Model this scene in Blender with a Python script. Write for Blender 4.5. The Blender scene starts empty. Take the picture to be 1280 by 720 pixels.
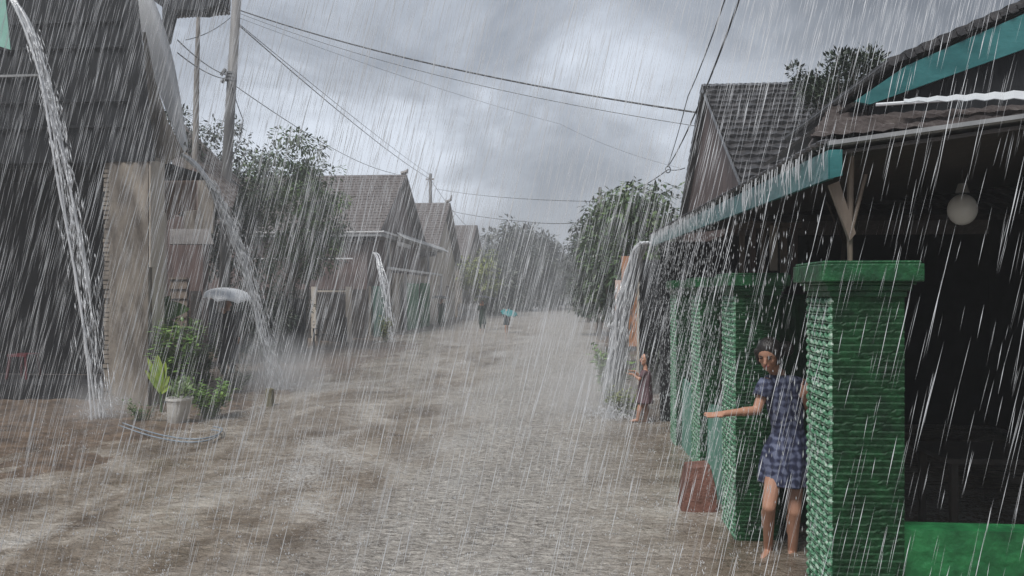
import bpy, math, random
from mathutils import Vector as V, Matrix, noise
random.seed(7)
R = math.radians
sc = bpy.context.scene
C = bpy.data.collections.new('street_scene'); sc.collection.children.link(C)

# ------------------------------------------------------------------ camera
H, F, CX, HY = 2.0, 960.0, 640.0, 366.0
TH = R(4.88)
fw = V((-math.sin(TH), math.cos(TH), 0)); rt = V((math.cos(TH), math.sin(TH), 0)); up = V((0, 0, 1))
cam = bpy.data.cameras.new('camera'); co = bpy.data.objects.new('camera', cam); C.objects.link(co)
co.location = (0, 0, H); co.rotation_euler = (R(90), 0, TH)
cam.lens = 36 * F / 1280; cam.sensor_width = 36; cam.shift_y = (HY - 360) / 1280
cam.clip_start = 0.05; cam.clip_end = 3000
sc.camera = co
def ray(px, py): return fw + rt * ((px - CX) / F) + up * ((HY - py) / F)
def P(px, py, Y):
    d = ray(px, py); return V((0, 0, H)) + d * (Y / d.y)
def PX(px, py, X):
    d = ray(px, py); return V((0, 0, H)) + d * (X / d.x)
def PD(px, py, D): return V((0, 0, H)) + ray(px, py) * D
def G(px, py, z=0.0):
    d = ray(px, py); return V((0, 0, H)) + d * ((z - H) / d.z)

# ------------------------------------------------------------------ mesh builder
class MB:
    def __init__(s): s.v = []; s.f = []
    def add(s, vs, fs):
        n = len(s.v); s.v += [tuple(v) for v in vs]; s.f += [tuple(i + n for i in f) for f in fs]; return s
    def box(s, c, d, rz=0, rx=0, ry=0):
        M = Matrix.Translation(V(c)) @ Matrix.Rotation(rz, 4, 'Z') @ Matrix.Rotation(ry, 4, 'Y') @ Matrix.Rotation(rx, 4, 'X')
        vs = [M @ V((x * d[0] / 2, y * d[1] / 2, z * d[2] / 2)) for z in (-1, 1) for y in (-1, 1) for x in (-1, 1)]
        return s.add(vs, [(0, 2, 3, 1), (4, 5, 7, 6), (0, 1, 5, 4), (2, 6, 7, 3), (0, 4, 6, 2), (1, 3, 7, 5)])
    def b2(s, a, b):
        return s.box([(a[i] + b[i]) / 2 for i in range(3)], [abs(b[i] - a[i]) for i in range(3)])
    def tube(s, pts, rs, n=8, cap=True):
        pts = [V(p) for p in pts]
        if not hasattr(rs, '__len__'): rs = [rs] * len(pts)
        base = len(s.v); ref = None
        for i, p in enumerate(pts):
            t = (pts[min(i + 1, len(pts) - 1)] - pts[max(i - 1, 0)])
            if t.length < 1e-9: t = V((0, 0, 1))
            t.normalize()
            if ref is None: ref = t.orthogonal().normalized()
            ref = (ref - t * ref.dot(t))
            if ref.length < 1e-6: ref = t.orthogonal()
            ref.normalize(); b = t.cross(ref)
            for k in range(n):
                a = 2 * math.pi * k / n
                s.v.append(tuple(p + (ref * math.cos(a) + b * math.sin(a)) * rs[i]))
        for i in range(len(pts) - 1):
            for k in range(n):
                a = base + i * n + k; c = base + i * n + (k + 1) % n
                s.f.append((a, c, c + n, a + n))
        if cap:
            s.f.append(tuple(base + k for k in range(n))[::-1])
            s.f.append(tuple(base + (len(pts) - 1) * n + k for k in range(n)))
        return s
    def ell(s, c, r, n=12, m=8, M=None):
        c = V(c); vs = []; fs = []
        for j in range(1, m):
            ph = math.pi * j / m
            for i in range(n):
                a = 2 * math.pi * i / n
                p = V((r[0] * math.sin(ph) * math.cos(a), r[1] * math.sin(ph) * math.sin(a), r[2] * math.cos(ph)))
                vs.append(c + (M @ p if M else p))
        t = V((0, 0, r[2])); b = V((0, 0, -r[2]))
        vs.append(c + (M @ t if M else t)); vs.append(c + (M @ b if M else b))
        T = len(vs) - 2; B = T + 1
        for j in range(m - 2):
            for i in range(n):
                a = j * n + i; d = j * n + (i + 1) % n
                fs.append((a, a + n, d + n, d))
        for i in range(n):
            fs.append((T, i, (i + 1) % n)); fs.append((B, (m - 2) * n + (i + 1) % n, (m - 2) * n + i))
        return s.add(vs, fs)
    def cap(s, p, q, r1, r2, n=12):      # tapered capsule
        p = V(p); q = V(q); d = (q - p)
        L = d.length
        if L < 1e-6: return s.ell(p, (r1, r1, r1), n)
        d /= L; pts = []; rs = []
        for k in range(5):
            a = math.pi / 2 * k / 5; pts.append(p - d * r1 * math.cos(a)); rs.append(max(r1 * math.sin(a), r1 * .12))
        for k in range(5):
            t = k / 4; pts.append(p + (q - p) * t); rs.append(r1 + (r2 - r1) * t)
        for k in range(1, 6):
            a = math.pi / 2 * k / 5; pts.append(q + d * r2 * math.sin(a)); rs.append(max(r2 * math.cos(a), r2 * .12))
        return s.tube(pts, rs, n)
    def loft(s, rings, close=True):      # list of equally long point loops
        n = len(rings[0]); base = len(s.v)
        for r in rings: s.v += [tuple(p) for p in r]
        for i in range(len(rings) - 1):
            for k in range(n):
                a = base + i * n + k; c = base + i * n + (k + 1) % n
                s.f.append((a, c, c + n, a + n))
        if close:
            s.f.append(tuple(base + k for k in range(n))[::-1]); s.f.append(tuple(base + (len(rings) - 1) * n + k for k in range(n)))
        return s
    def prism(s, poly, axis, a, b):      # poly in the two other axes, extruded from a to b
        def mk(p, t):
            if axis == 'x': return (t, p[0], p[1])
            if axis == 'y': return (p[0], t, p[1])
            return (p[0], p[1], t)
        n = len(poly); vs = [mk(p, a) for p in poly] + [mk(p, b) for p in poly]
        fs = [tuple(range(n)), tuple(range(2 * n - 1, n - 1, -1))] + [(i, i + n, (i + 1) % n + n, (i + 1) % n) for i in range(n)]
        return s.add(vs, fs)
    def slab(s, quad, t):                # quad of 3D points thickened along its normal
        q = [V(p) for p in quad]; n = (q[1] - q[0]).cross(q[2] - q[0]).normalized() * t
        k = len(q)
        vs = q + [p - n for p in q]
        fs = [tuple(range(k)), tuple(range(2 * k - 1, k - 1, -1))] + [(i, i + k, (i + 1) % k + k, (i + 1) % k) for i in range(k)]
        return s.add(vs, fs)
    def build(s, name, mat, parent=None, smooth=False, loc=None):
        me = bpy.data.meshes.new(name); 
        vs = s.v
        if loc is not None: vs = [(v[0] - loc[0], v[1] - loc[1], v[2] - loc[2]) for v in vs]
        me.from_pydata(vs, [], s.f); me.update()
        if smooth: me.polygons.foreach_set('use_smooth', [True] * len(me.polygons))
        o = bpy.data.objects.new(name, me); C.objects.link(o)
        if mat: me.materials.append(mat)
        if loc is not None: o.location = loc
        if parent: 
            o.parent = parent
            o.location = (V(loc) if loc is not None else V((0, 0, 0))) - parent.location
        return o

def tag(o, label, cat, group=None):
    o['label'] = label; o['category'] = cat
    if group: o['group'] = group
    return o
def thing(name, label, cat, loc=(0, 0, 0), group=None):
    o = bpy.data.objects.new(name, None); C.objects.link(o); o.location = loc; o.empty_display_size = .3
    return tag(o, label, cat, group)
def struct(o): o['kind'] = 'structure'; return o
def stuff(o, label=None, cat=None):
    o['kind'] = 'stuff'
    if label: o['label'] = label; o['category'] = cat
    return o

# ------------------------------------------------------------------ materials
def mat(name, c1, c2=None, rough=.5, ns=4.0, bump=0.0, bs=30.0, spec=.5, stretch=(1, 1, 1), c3=None, detail=6, dist=.02, metal=0, coat=0):
    m = bpy.data.materials.new(name); m.use_nodes = True; nt = m.node_tree; N = nt.nodes; L = nt.links
    b = N['Principled BSDF']; b.inputs['Roughness'].default_value = rough
    b.inputs['Specular IOR Level'].default_value = spec; b.inputs['Metallic'].default_value = metal
    b.inputs['Coat Weight'].default_value = coat; b.inputs['Coat Roughness'].default_value = .12
    b.inputs['Base Color'].default_value = (*c1, 1)
    tc = N.new('ShaderNodeTexCoord'); mp = N.new('ShaderNodeMapping'); mp.inputs['Scale'].default_value = stretch
    L.new(tc.outputs['Object'], mp.inputs['Vector'])
    if c2:
        n = N.new('ShaderNodeTexNoise'); n.inputs['Scale'].default_value = ns; n.inputs['Detail'].default_value = detail; n.inputs['Roughness'].default_value = .65
        L.new(mp.outputs[0], n.inputs['Vector'])
        r = N.new('ShaderNodeValToRGB'); r.color_ramp.elements[0].position = .35; r.color_ramp.elements[1].position = .65
        r.color_ramp.elements[0].color = (*c1, 1); r.color_ramp.elements[1].color = (*c2, 1)
        if c3:
            e = r.color_ramp.elements.new(.5); e.color = (*c3, 1)
        L.new(n.outputs['Fac'], r.inputs[0]); L.new(r.outputs[0], b.inputs['Base Color'])
    if bump:
        n2 = N.new('ShaderNodeTexNoise'); n2.inputs['Scale'].default_value = bs; n2.inputs['Detail'].default_value = 4
        L.new(mp.outputs[0], n2.inputs['Vector'])
        bp = N.new('ShaderNodeBump'); bp.inputs['Strength'].default_value = bump; bp.inputs['Distance'].default_value = dist
        L.new(n2.outputs['Fac'], bp.inputs['Height']); L.new(bp.outputs[0], b.inputs['Normal'])
    return m
def water_mat(name, alpha, col=(.9, .92, .95), rough=.2):
    m = bpy.data.materials.new(name); m.use_nodes = True; nt = m.node_tree; N = nt.nodes; L = nt.links
    out = N['Material Output']; N.remove(N['Principled BSDF'])
    d = N.new('ShaderNodeBsdfDiffuse'); d.inputs[0].default_value = (*col, 1)
    t = N.new('ShaderNodeBsdfTranslucent'); t.inputs[0].default_value = (*col, 1)
    g = N.new('ShaderNodeBsdfGlossy'); g.inputs['Roughness'].default_value = rough
    tr = N.new('ShaderNodeBsdfTransparent')
    a = N.new('ShaderNodeMixShader'); a.inputs[0].default_value = .25; L.new(d.outputs[0], a.inputs[1]); L.new(t.outputs[0], a.inputs[2])
    b = N.new('ShaderNodeMixShader'); b.inputs[0].default_value = .15; L.new(a.outputs[0], b.inputs[1]); L.new(g.outputs[0], b.inputs[2])
    c = N.new('ShaderNodeMixShader'); c.inputs[0].default_value = alpha; L.new(tr.outputs[0], c.inputs[1]); L.new(b.outputs[0], c.inputs[2])
    L.new(c.outputs[0], out.inputs['Surface'])
    return m
M = {}
M['rain'] = water_mat('falling_rain', .85)
M['stream'] = water_mat('pouring_water', .75)
M['drip'] = water_mat('dripping_water', .75)
M['conc'] = mat('weathered_concrete', (.075, .06, .047), (.31, .27, .225), .6, 3.4, .8, 18, stretch=(1, 1, .35), c3=(.195, .17, .145), detail=9)
M['plaster'] = mat('pale_plaster', (.42, .37, .31), (.55, .50, .43), .6, 3, .2, 30, stretch=(1, 1, .4))
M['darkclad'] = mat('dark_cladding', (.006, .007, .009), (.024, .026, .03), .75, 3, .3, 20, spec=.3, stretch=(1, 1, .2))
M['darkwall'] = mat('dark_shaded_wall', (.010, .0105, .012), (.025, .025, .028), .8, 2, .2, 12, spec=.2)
M['redwall'] = mat('reddish_brown_boards', (.09, .06, .055), (.16, .11, .10), .6, 3, .3, 25, stretch=(3, 3, .4))
M['pink'] = mat('faded_pink_sheet', (.6, .43, .37), (.68, .52, .46), .5, 3, .2, 10)
M['white'] = mat('dirty_white_paint', (.62, .63, .64), (.78, .79, .8), .35, 5, .1, 20)
M['gutter'] = mat('white_gutter_metal', (.78, .8, .83), (.88, .9, .92), .3, 4, .1, 20)
M['pole'] = mat('pole_concrete', (.17, .165, .165), (.25, .245, .24), .6, 4, .3, 30, stretch=(1, 1, .3))
M['tile'] = mat('wet_roof_tile', (.03, .03, .033), (.085, .08, .08), .3, 9, .4, 40, c3=(.05, .048, .05))
M['tilefar'] = mat('old_clay_tile', (.10, .085, .08), (.17, .15, .14), .4, 6, .4, 30, c3=(.13, .11, .105))
M['teal'] = mat('teal_fascia_paint', (.02, .115, .12), (.05, .2, .205), .3, 5, .2, 25, stretch=(.6, .6, 1))
M['green'] = mat('deep_green_paint', (.003, .022, .008), (.012, .07, .024), .6, 7, .3, 60, c3=(.006, .04, .013), spec=.3)
M['greenlite'] = mat('green_paint_with_glints', (.015, .10, .04), (.55, .66, .57), .3, 34, .3, 60, c3=(.12, .3, .18))  # pale flecks are sky glints put into the colour; the pale gate shares it
M['greenwall'] = mat('bright_green_paint', (.008, .07, .024), (.028, .20, .066), .45, 5, .5, 22, c3=(.016, .13, .043), detail=9)
M['capgreen'] = mat('weathered_green_paint', (.005, .045, .016), (.018, .125, .042), .45, 9, .5, 35, c3=(.009, .08, .027), detail=9)
M['tealpanel'] = mat('sea_green_sheet', (.10, .26, .20), (.18, .36, .29), .35, 6, .2, 20)
M['wood'] = mat('wet_grey_wood', (.12, .09, .07), (.26, .21, .17), .5, 6, .4, 30, stretch=(1, 1, .2))
M['darkwood'] = mat('dark_wood', (.03, .027, .025), (.06, .05, .045), .5, 6, .3, 30)
M['orange'] = mat('orange_brown_boards', (.42, .20, .11), (.55, .31, .2), .45, 4, .3, 20, stretch=(1, 1, .2))
M['brick'] = mat('red_brown_block', (.12, .055, .04), (.22, .10, .075), .6, 9, .6, 40)
M['bark'] = mat('wet_bark', (.05, .04, .033), (.11, .09, .075), .7, 8, .8, 25, stretch=(1, 1, .3))
M['palebark'] = mat('pale_bark', (.22, .2, .18), (.36, .33, .3), .7, 8, .6, 25, stretch=(1, 1, .3))
def leafmat(name, a, b, c, ns=1.6):
    m = mat(name, a, b, .4, ns, c3=c, detail=3); bs = m.node_tree.nodes['Principled BSDF']
    bs.inputs['Subsurface Weight'].default_value = 0
    return m
M['leafdark'] = leafmat('dark_foliage', (.018, .032, .018), (.055, .08, .04), (.03, .05, .028))
M['leafmid'] = leafmat('green_foliage', (.04, .08, .028), (.13, .19, .065), (.07, .12, .043))
M['leafbright'] = leafmat('bright_wet_foliage', (.07, .14, .035), (.22, .34, .09), (.13, .23, .055), 3)
M['leafyel'] = leafmat('yellow_green_foliage', (.11, .15, .035), (.30, .33, .08), (.2, .24, .06))
M['leaflime'] = leafmat('lime_leaf', (.16, .27, .04), (.34, .42, .08), (.25, .36, .05), 5)
M['leafbana'] = leafmat('broad_green_leaf', (.05, .13, .03), (.12, .22, .05), (.08, .18, .04), 3)
M['leaffar'] = leafmat('distant_foliage', (.035, .045, .035), (.075, .085, .06), (.05, .062, .047), .5)
M['wire'] = mat('black_cable', (.02, .02, .022), rough=.5)
M['metalgrey'] = mat('grey_metal', (.25, .26, .27), (.34, .35, .36), .4, 6)
M['skin'] = mat('skin', (.42, .22, .145), (.50, .275, .19), .42, 7, .05, 40)
M['hair'] = mat('black_hair', (.012, .01, .01), (.03, .025, .022), .4, 30, .5, 60, stretch=(1, 1, .2))
M['eye'] = mat('eye', (.03, .02, .02), rough=.2); M['lip'] = mat('lips', (.35, .1, .09), rough=.4)
M['maroon'] = mat('mauve_dress_fabric', (.085, .045, .055), (.15, .09, .1), .8, 10, .4, 18)
M['black'] = mat('black_cloth', (.005, .005, .006), (.014, .014, .016), .7, 6, .4, 12)
M['dkgreen'] = mat('dark_green_raincoat', (.005, .016, .01), (.014, .035, .022), .5, 5, .4, 10)
M['dkblue'] = mat('dark_blue_coat', (.012, .022, .028), (.03, .05, .055), .6, 5, .4, 10)
M['umbw'] = mat('white_umbrella_cloth', (.7, .72, .75), (.82, .84, .86), .4, 5, .1, 20)
M['umbd'] = mat('dark_umbrella_cloth', (.02, .022, .024), (.035, .037, .04), .5, 5)
M['umbt'] = mat('teal_umbrella_cloth', (.02, .17, .18), (.04, .24, .25), .5, 5)
M['red'] = mat('dark_red_plastic', (.10, .012, .018), (.15, .02, .028), .4, 5)
M['pot'] = mat('dirty_white_pot', (.42, .40, .36), (.66, .65, .62), .5, 7, .2, 20, stretch=(1, 1, .5))
M['hose'] = mat('pale_blue_hose', (.16, .2, .25), (.28, .33, .38), .35, 8)
M['globe'] = mat('milky_globe', (.86, .88, .88), (.9, .92, .92), .3, 4)

nt_ = M['gutter'].node_tree; tl_ = nt_.nodes.new('ShaderNodeBsdfTranslucent'); tl_.inputs[0].default_value = (.85, .88, .92, 1)
mx_ = nt_.nodes.new('ShaderNodeMixShader'); mx_.inputs[0].default_value = .12
nt_.links.new(nt_.nodes['Principled BSDF'].outputs[0], mx_.inputs[1]); nt_.links.new(tl_.outputs[0], mx_.inputs[2]); nt_.links.new(mx_.outputs[0], nt_.nodes['Material Output'].inputs['Surface'])
# plaid dress
def plaid():
    m = bpy.data.materials.new('blue_plaid_fabric'); m.use_nodes = True; nt = m.node_tree; N = nt.nodes; L = nt.links
    b = N['Principled BSDF']; b.inputs['Roughness'].default_value = .8
    tc = N.new('ShaderNodeTexCoord'); cols = []
    prev = None
    for ax, sc_ in (('X', 6.0), ('Z', 5.5)):
        w = N.new('ShaderNodeTexWave'); w.bands_direction = ax; w.inputs['Scale'].default_value = sc_; w.inputs['Distortion'].default_value = 5.0; w.inputs['Detail Scale'].default_value = 2
        L.new(tc.outputs['Object'], w.inputs['Vector'])
        cols.append(w)
    ma = N.new('ShaderNodeMath'); ma.operation = 'ADD'; L.new(cols[0].outputs['Fac'], ma.inputs[0]); L.new(cols[1].outputs['Fac'], ma.inputs[1])
    no = N.new('ShaderNodeTexNoise'); no.inputs['Scale'].default_value = 14; L.new(tc.outputs['Object'], no.inputs['Vector'])
    mb = N.new('ShaderNodeMath'); mb.operation = 'MULTIPLY_ADD'; mb.inputs[1].default_value = .5; L.new(ma.outputs[0], mb.inputs[0]); 
    mc = N.new('ShaderNodeMath'); mc.operation = 'MULTIPLY_ADD'; mc.inputs[1].default_value = 1.1; mc.inputs[2].default_value = -.55; L.new(no.outputs['Fac'], mc.inputs[0]); L.new(mc.outputs[0], mb.inputs[2])
    r = N.new('ShaderNodeValToRGB'); L.new(mb.outputs[0], r.inputs[0]); r.color_ramp.elements[0].position = .2; r.color_ramp.elements[1].position = .8
    r.color_ramp.elements[0].color = (.018, .022, .055, 1); r.color_ramp.elements[1].color = (.15, .17, .26, 1)
    e = r.color_ramp.elements.new(.5); e.color = (.055, .065, .125, 1)
    L.new(r.outputs[0], b.inputs['Base Color'])
    return m
M['plaid'] = plaid()

# flood water: thin muddy water, choppy from rain
def flood_mat():
    m = bpy.data.materials.new('muddy_flood_water'); m.use_nodes = True; nt = m.node_tree; N = nt.nodes; L = nt.links
    b = N['Principled BSDF']; b.inputs['Roughness'].default_value = .1; b.inputs['IOR'].default_value = 1.33
    tc = N.new('ShaderNodeTexCoord')
    def nz(scale, st=(1, 1, 1), det=5, rough=.6, dist=0):
        mp = N.new('ShaderNodeMapping'); mp.inputs['Scale'].default_value = st; L.new(tc.outputs['Object'], mp.inputs['Vector'])
        n = N.new('ShaderNodeTexNoise'); n.inputs['Scale'].default_value = scale; n.inputs['Detail'].default_value = det; n.inputs['Roughness'].default_value = rough; n.inputs['Distortion'].default_value = dist
        L.new(mp.outputs[0], n.inputs['Vector']); return n
    big = nz(.55, (1, .55, 1), 7, .65, 1.6)
    r = N.new('ShaderNodeValToRGB'); L.new(big.outputs['Fac'], r.inputs[0])
    el = r.color_ramp.elements; el[0].position = .36; el[0].color = (.14, .108, .078, 1); el[1].position = .64; el[1].color = (.5, .465, .415, 1)
    e = el.new(.48); e.color = (.285, .245, .20, 1)
    sm = nz(2.6, (.7, 1.5, 1), 9, .72, 1.2)
    r2 = N.new('ShaderNodeValToRGB'); L.new(sm.outputs['Fac'], r2.inputs[0]); r2.color_ramp.elements[0].position = .4; r2.color_ramp.elements[1].position = .68
    r2.color_ramp.elements[0].color = (.68, .63, .58, 1); r2.color_ramp.elements[1].color = (1.3, 1.3, 1.3, 1)
    mx = N.new('ShaderNodeMix'); mx.data_type = 'RGBA'; mx.blend_type = 'MULTIPLY'; mx.inputs['Factor'].default_value = 1
    L.new(r.outputs[0], mx.inputs['A']); L.new(r2.outputs[0], mx.inputs['B'])
    # froth flecks
    fr = nz(26, (1, 1, 1), 6, .8, .5); fr2 = nz(.55, (1, .7, 1), 4, .6, .8)
    ml = N.new('ShaderNodeMath'); ml.operation = 'MULTIPLY'; L.new(fr.outputs['Fac'], ml.inputs[0]); L.new(fr2.outputs['Fac'], ml.inputs[1])
    r3 = N.new('ShaderNodeValToRGB'); L.new(ml.outputs[0], r3.inputs[0]); r3.color_ramp.elements[0].position = .27; r3.color_ramp.elements[1].position = .36
    mx2 = N.new('ShaderNodeMix'); mx2.data_type = 'RGBA'; L.new(r3.outputs[0], mx2.inputs['Factor']); L.new(mx.outputs['Result'], mx2.inputs['A']); mx2.inputs['B'].default_value = (.55, .53, .5, 1)
    L.new(mx2.outputs['Result'], b.inputs['Base Color'])
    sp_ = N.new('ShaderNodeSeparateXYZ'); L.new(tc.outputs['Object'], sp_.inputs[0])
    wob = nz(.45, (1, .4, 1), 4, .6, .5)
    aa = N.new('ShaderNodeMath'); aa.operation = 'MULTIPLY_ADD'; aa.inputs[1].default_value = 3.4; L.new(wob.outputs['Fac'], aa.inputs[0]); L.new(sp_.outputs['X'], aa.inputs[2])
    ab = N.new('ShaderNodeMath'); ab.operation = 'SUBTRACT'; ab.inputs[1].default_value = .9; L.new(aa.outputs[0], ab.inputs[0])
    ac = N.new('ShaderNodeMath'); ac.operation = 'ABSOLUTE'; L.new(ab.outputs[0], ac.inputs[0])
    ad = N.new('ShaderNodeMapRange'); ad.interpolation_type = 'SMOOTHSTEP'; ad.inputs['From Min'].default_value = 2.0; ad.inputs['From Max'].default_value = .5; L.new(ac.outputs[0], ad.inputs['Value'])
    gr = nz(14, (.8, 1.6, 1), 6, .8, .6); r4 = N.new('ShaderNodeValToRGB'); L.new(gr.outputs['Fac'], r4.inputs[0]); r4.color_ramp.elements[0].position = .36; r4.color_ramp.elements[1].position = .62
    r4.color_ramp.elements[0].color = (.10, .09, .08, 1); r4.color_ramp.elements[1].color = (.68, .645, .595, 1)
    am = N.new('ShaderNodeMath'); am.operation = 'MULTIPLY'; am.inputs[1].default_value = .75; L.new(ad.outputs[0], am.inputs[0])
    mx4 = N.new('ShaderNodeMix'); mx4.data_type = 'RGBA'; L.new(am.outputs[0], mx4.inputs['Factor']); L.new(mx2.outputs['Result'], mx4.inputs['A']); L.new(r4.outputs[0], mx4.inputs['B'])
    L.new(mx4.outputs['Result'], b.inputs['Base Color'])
    b1 = nz(2.6, (.8, 1.6, 1), 4, .6, 1.0); b2 = nz(9, (.8, 1.5, 1), 5, .65, .8); b3 = nz(60, (1, 1, 1), 2, .5)
    p1 = N.new('ShaderNodeBump'); p1.inputs['Distance'].default_value = .12; p1.inputs['Strength'].default_value = .8; L.new(b1.outputs['Fac'], p1.inputs['Height'])
    p2 = N.new('ShaderNodeBump'); p2.inputs['Distance'].default_value = .06; p2.inputs['Strength'].default_value = 1; L.new(b2.outputs['Fac'], p2.inputs['Height']); L.new(p1.outputs[0], p2.inputs['Normal'])
    p3 = N.new('ShaderNodeBump'); p3.inputs['Distance'].default_value = .02; p3.inputs['Strength'].default_value = .8; L.new(b3.outputs['Fac'], p3.inputs['Height']); L.new(p2.outputs[0], p3.inputs['Normal'])
    L.new(p3.outputs[0], b.inputs['Normal'])
    return m
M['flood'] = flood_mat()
M['mud'] = mat('wet_brown_mud', (.06, .042, .03), (.19, .135, .095), .5, 3.5, .9, 14, c3=(.12, .085, .06), detail=8, dist=.05)

# ------------------------------------------------------------------ world, sun, haze
w = bpy.data.worlds.new('World'); sc.world = w; w.use_nodes = True
N = w.node_tree.nodes; L = w.node_tree.links; bg = N['Background']; bg.inputs['Strength'].default_value = .1
SUN_EL, SUN_AZ = R(58), R(205)
sky = N.new('ShaderNodeTexSky'); sky.sky_type = 'NISHITA'; sky.sun_disc = False; sky.sun_elevation = SUN_EL; sky.sun_rotation = SUN_AZ
sky.dust_density = 3
tc = N.new('ShaderNodeTexCoord'); mp = N.new('ShaderNodeMapping'); mp.inputs['Scale'].default_value = (1, 1, 1.9); mp.inputs['Location'].default_value = (.35, .1, .2)
L.new(tc.outputs['Generated'], mp.inputs['Vector'])
n1 = N.new('ShaderNodeTexNoise'); n1.inputs['Scale'].default_value = 3.0; n1.inputs['Detail'].default_value = 6; n1.inputs['Roughness'].default_value = .55; n1.inputs['Distortion'].default_value = .5
L.new(mp.outputs[0], n1.inputs['Vector'])
cr = N.new('ShaderNodeValToRGB'); L.new(n1.outputs['Fac'], cr.inputs[0])
e = cr.color_ramp.elements; e[0].position = .38; e[1].position = .64
e[0].color = (.235, .262, .305, 1); e[1].color = (.62, .675, .76, 1); k = e.new(.5); k.color = (.36, .395, .45, 1)
brk_ = N.new('ShaderNodeVectorMath'); brk_.operation = 'DOT_PRODUCT'; bd_ = ray(440, 90).normalized(); brk_.inputs[1].default_value = tuple(bd_)
L.new(tc.outputs['Generated'], brk_.inputs[0])
bm_ = N.new('ShaderNodeMapRange'); bm_.interpolation_type = 'SMOOTHSTEP'; bm_.inputs['From Min'].default_value = .80; bm_.inputs['From Max'].default_value = 1.0; bm_.inputs['To Min'].default_value = 6.9; bm_.inputs['To Max'].default_value = 14.5
L.new(brk_.outputs['Value'], bm_.inputs['Value'])
sca = N.new('ShaderNodeVectorMath'); sca.operation = 'SCALE'; L.new(bm_.outputs['Result'], sca.inputs['Scale']); L.new(cr.outputs[0], sca.inputs[0])
mxw = N.new('ShaderNodeMix'); mxw.data_type = 'RGBA'; mxw.inputs['Factor'].default_value = .9
L.new(sky.outputs[0], mxw.inputs['A']); L.new(sca.outputs[0], mxw.inputs['B']); L.new(mxw.outputs['Result'], bg.inputs['Color'])
sun = bpy.data.lights.new('sun', 'SUN'); sun.energy = 3.6; sun.angle = R(22); sun.color = (1, .985, .965)
so = bpy.data.objects.new('sun', sun); C.objects.link(so)
sd = V((math.sin(SUN_AZ) * math.cos(SUN_EL), math.cos(SUN_AZ) * math.cos(SUN_EL), math.sin(SUN_EL)))
so.rotation_euler = (-sd).to_track_quat('-Z', 'Y').to_euler()

hz = MB().b2((-70, -12, -1.2), (60, 190, 17)).build('haze', None); stuff(hz)
hm = bpy.data.materials.new('rain_haze'); hm.use_nodes = True; hn = hm.node_tree.nodes; hn.remove(hn['Principled BSDF'])
pv = hn.new('ShaderNodeVolumePrincipled'); pv.inputs['Density'].default_value = .0044; pv.inputs['Color'].default_value = (.92, .945, .98, 1); pv.inputs['Anisotropy'].default_value = .2
hm.node_tree.links.new(pv.outputs[0], hn['Material Output'].inputs['Volume']); hz.data.materials.append(hm)

# ------------------------------------------------------------------ ground and flood
def axis(lo, hi, near, far0=None, g=1.06, maxs=8):
    a = []; x = lo; s = near
    while x < hi: a.append(x); x += s; s = min(s * g, maxs)
    a.append(hi); return a
def grid(xs, ys, fn):
    mb = MB(); nx = len(xs)
    mb.v = [(x, y, fn(x, y)) for y in ys for x in xs]
    mb.f = [(j * nx + i, j * nx + i + 1, (j + 1) * nx + i + 1, (j + 1) * nx + i) for j in range(len(ys) - 1) for i in range(nx - 1)]
    return mb
def sstep(a, b, x):
    t = max(0, min(1, (x - a) / (b - a))); return t * t * (3 - 2 * t)
def gh(x, y):
    h = -.09
    n = noise.noise(V((x * .8, y * .8, 3))) * .05 + noise.noise(V((x * 2.7, y * 2.7, 1))) * .035 + noise.noise(V((x * 7, y * 7, 5))) * .014
    left = sstep(-4.6, -6.6, x) * sstep(4, 7, y) if y < 30 else sstep(-7.0, -8.4, x)
    rgt = sstep(.6, 1.15, x)*sstep(11,13,y)
    h += .115 * left + .11 * rgt + n * (.35 + .9 * max(left, rgt)) 
    if x > 1.3 and y < 11: h = -.1
    return h
xs = [-900, -300, -120, -60, -35, -22] + [-16 + i * .16 for i in range(int(19.5 / .16))] + [4, 6, 10, 20, 45, 100, 300, 900]
ys = [-300, -60, -15, -4, 0] + axis(1.5, 70, .09, g=1.022, maxs=3) + [90, 130, 200, 400, 1200]
struct(grid(xs, ys, gh).build('ground', M['mud'], smooth=True))
xs = [-22, -12] + [-9 + i * .07 for i in range(int(11.4 / .07))] + [2.6, 6, 12]
ys = [-14, -4, 0] + axis(1.6, 90, .05, g=1.02, maxs=1.5) + [120, 190]
def wh(x, y):
    if y > 60 or y < .5: return 0.0
    a = 1.0 / (1 + y * .04)
    return a * (noise.noise(V((x * 1.1, y * 1.5, 0))) * .035 + noise.noise(V((x * 3.3, y * 4.2, 7))) * .028 + noise.noise(V((x * 8, y * 9, 2))) * .009)
struct(grid(xs, ys, wh).build('flood_water', M['flood'], smooth=True))

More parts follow.
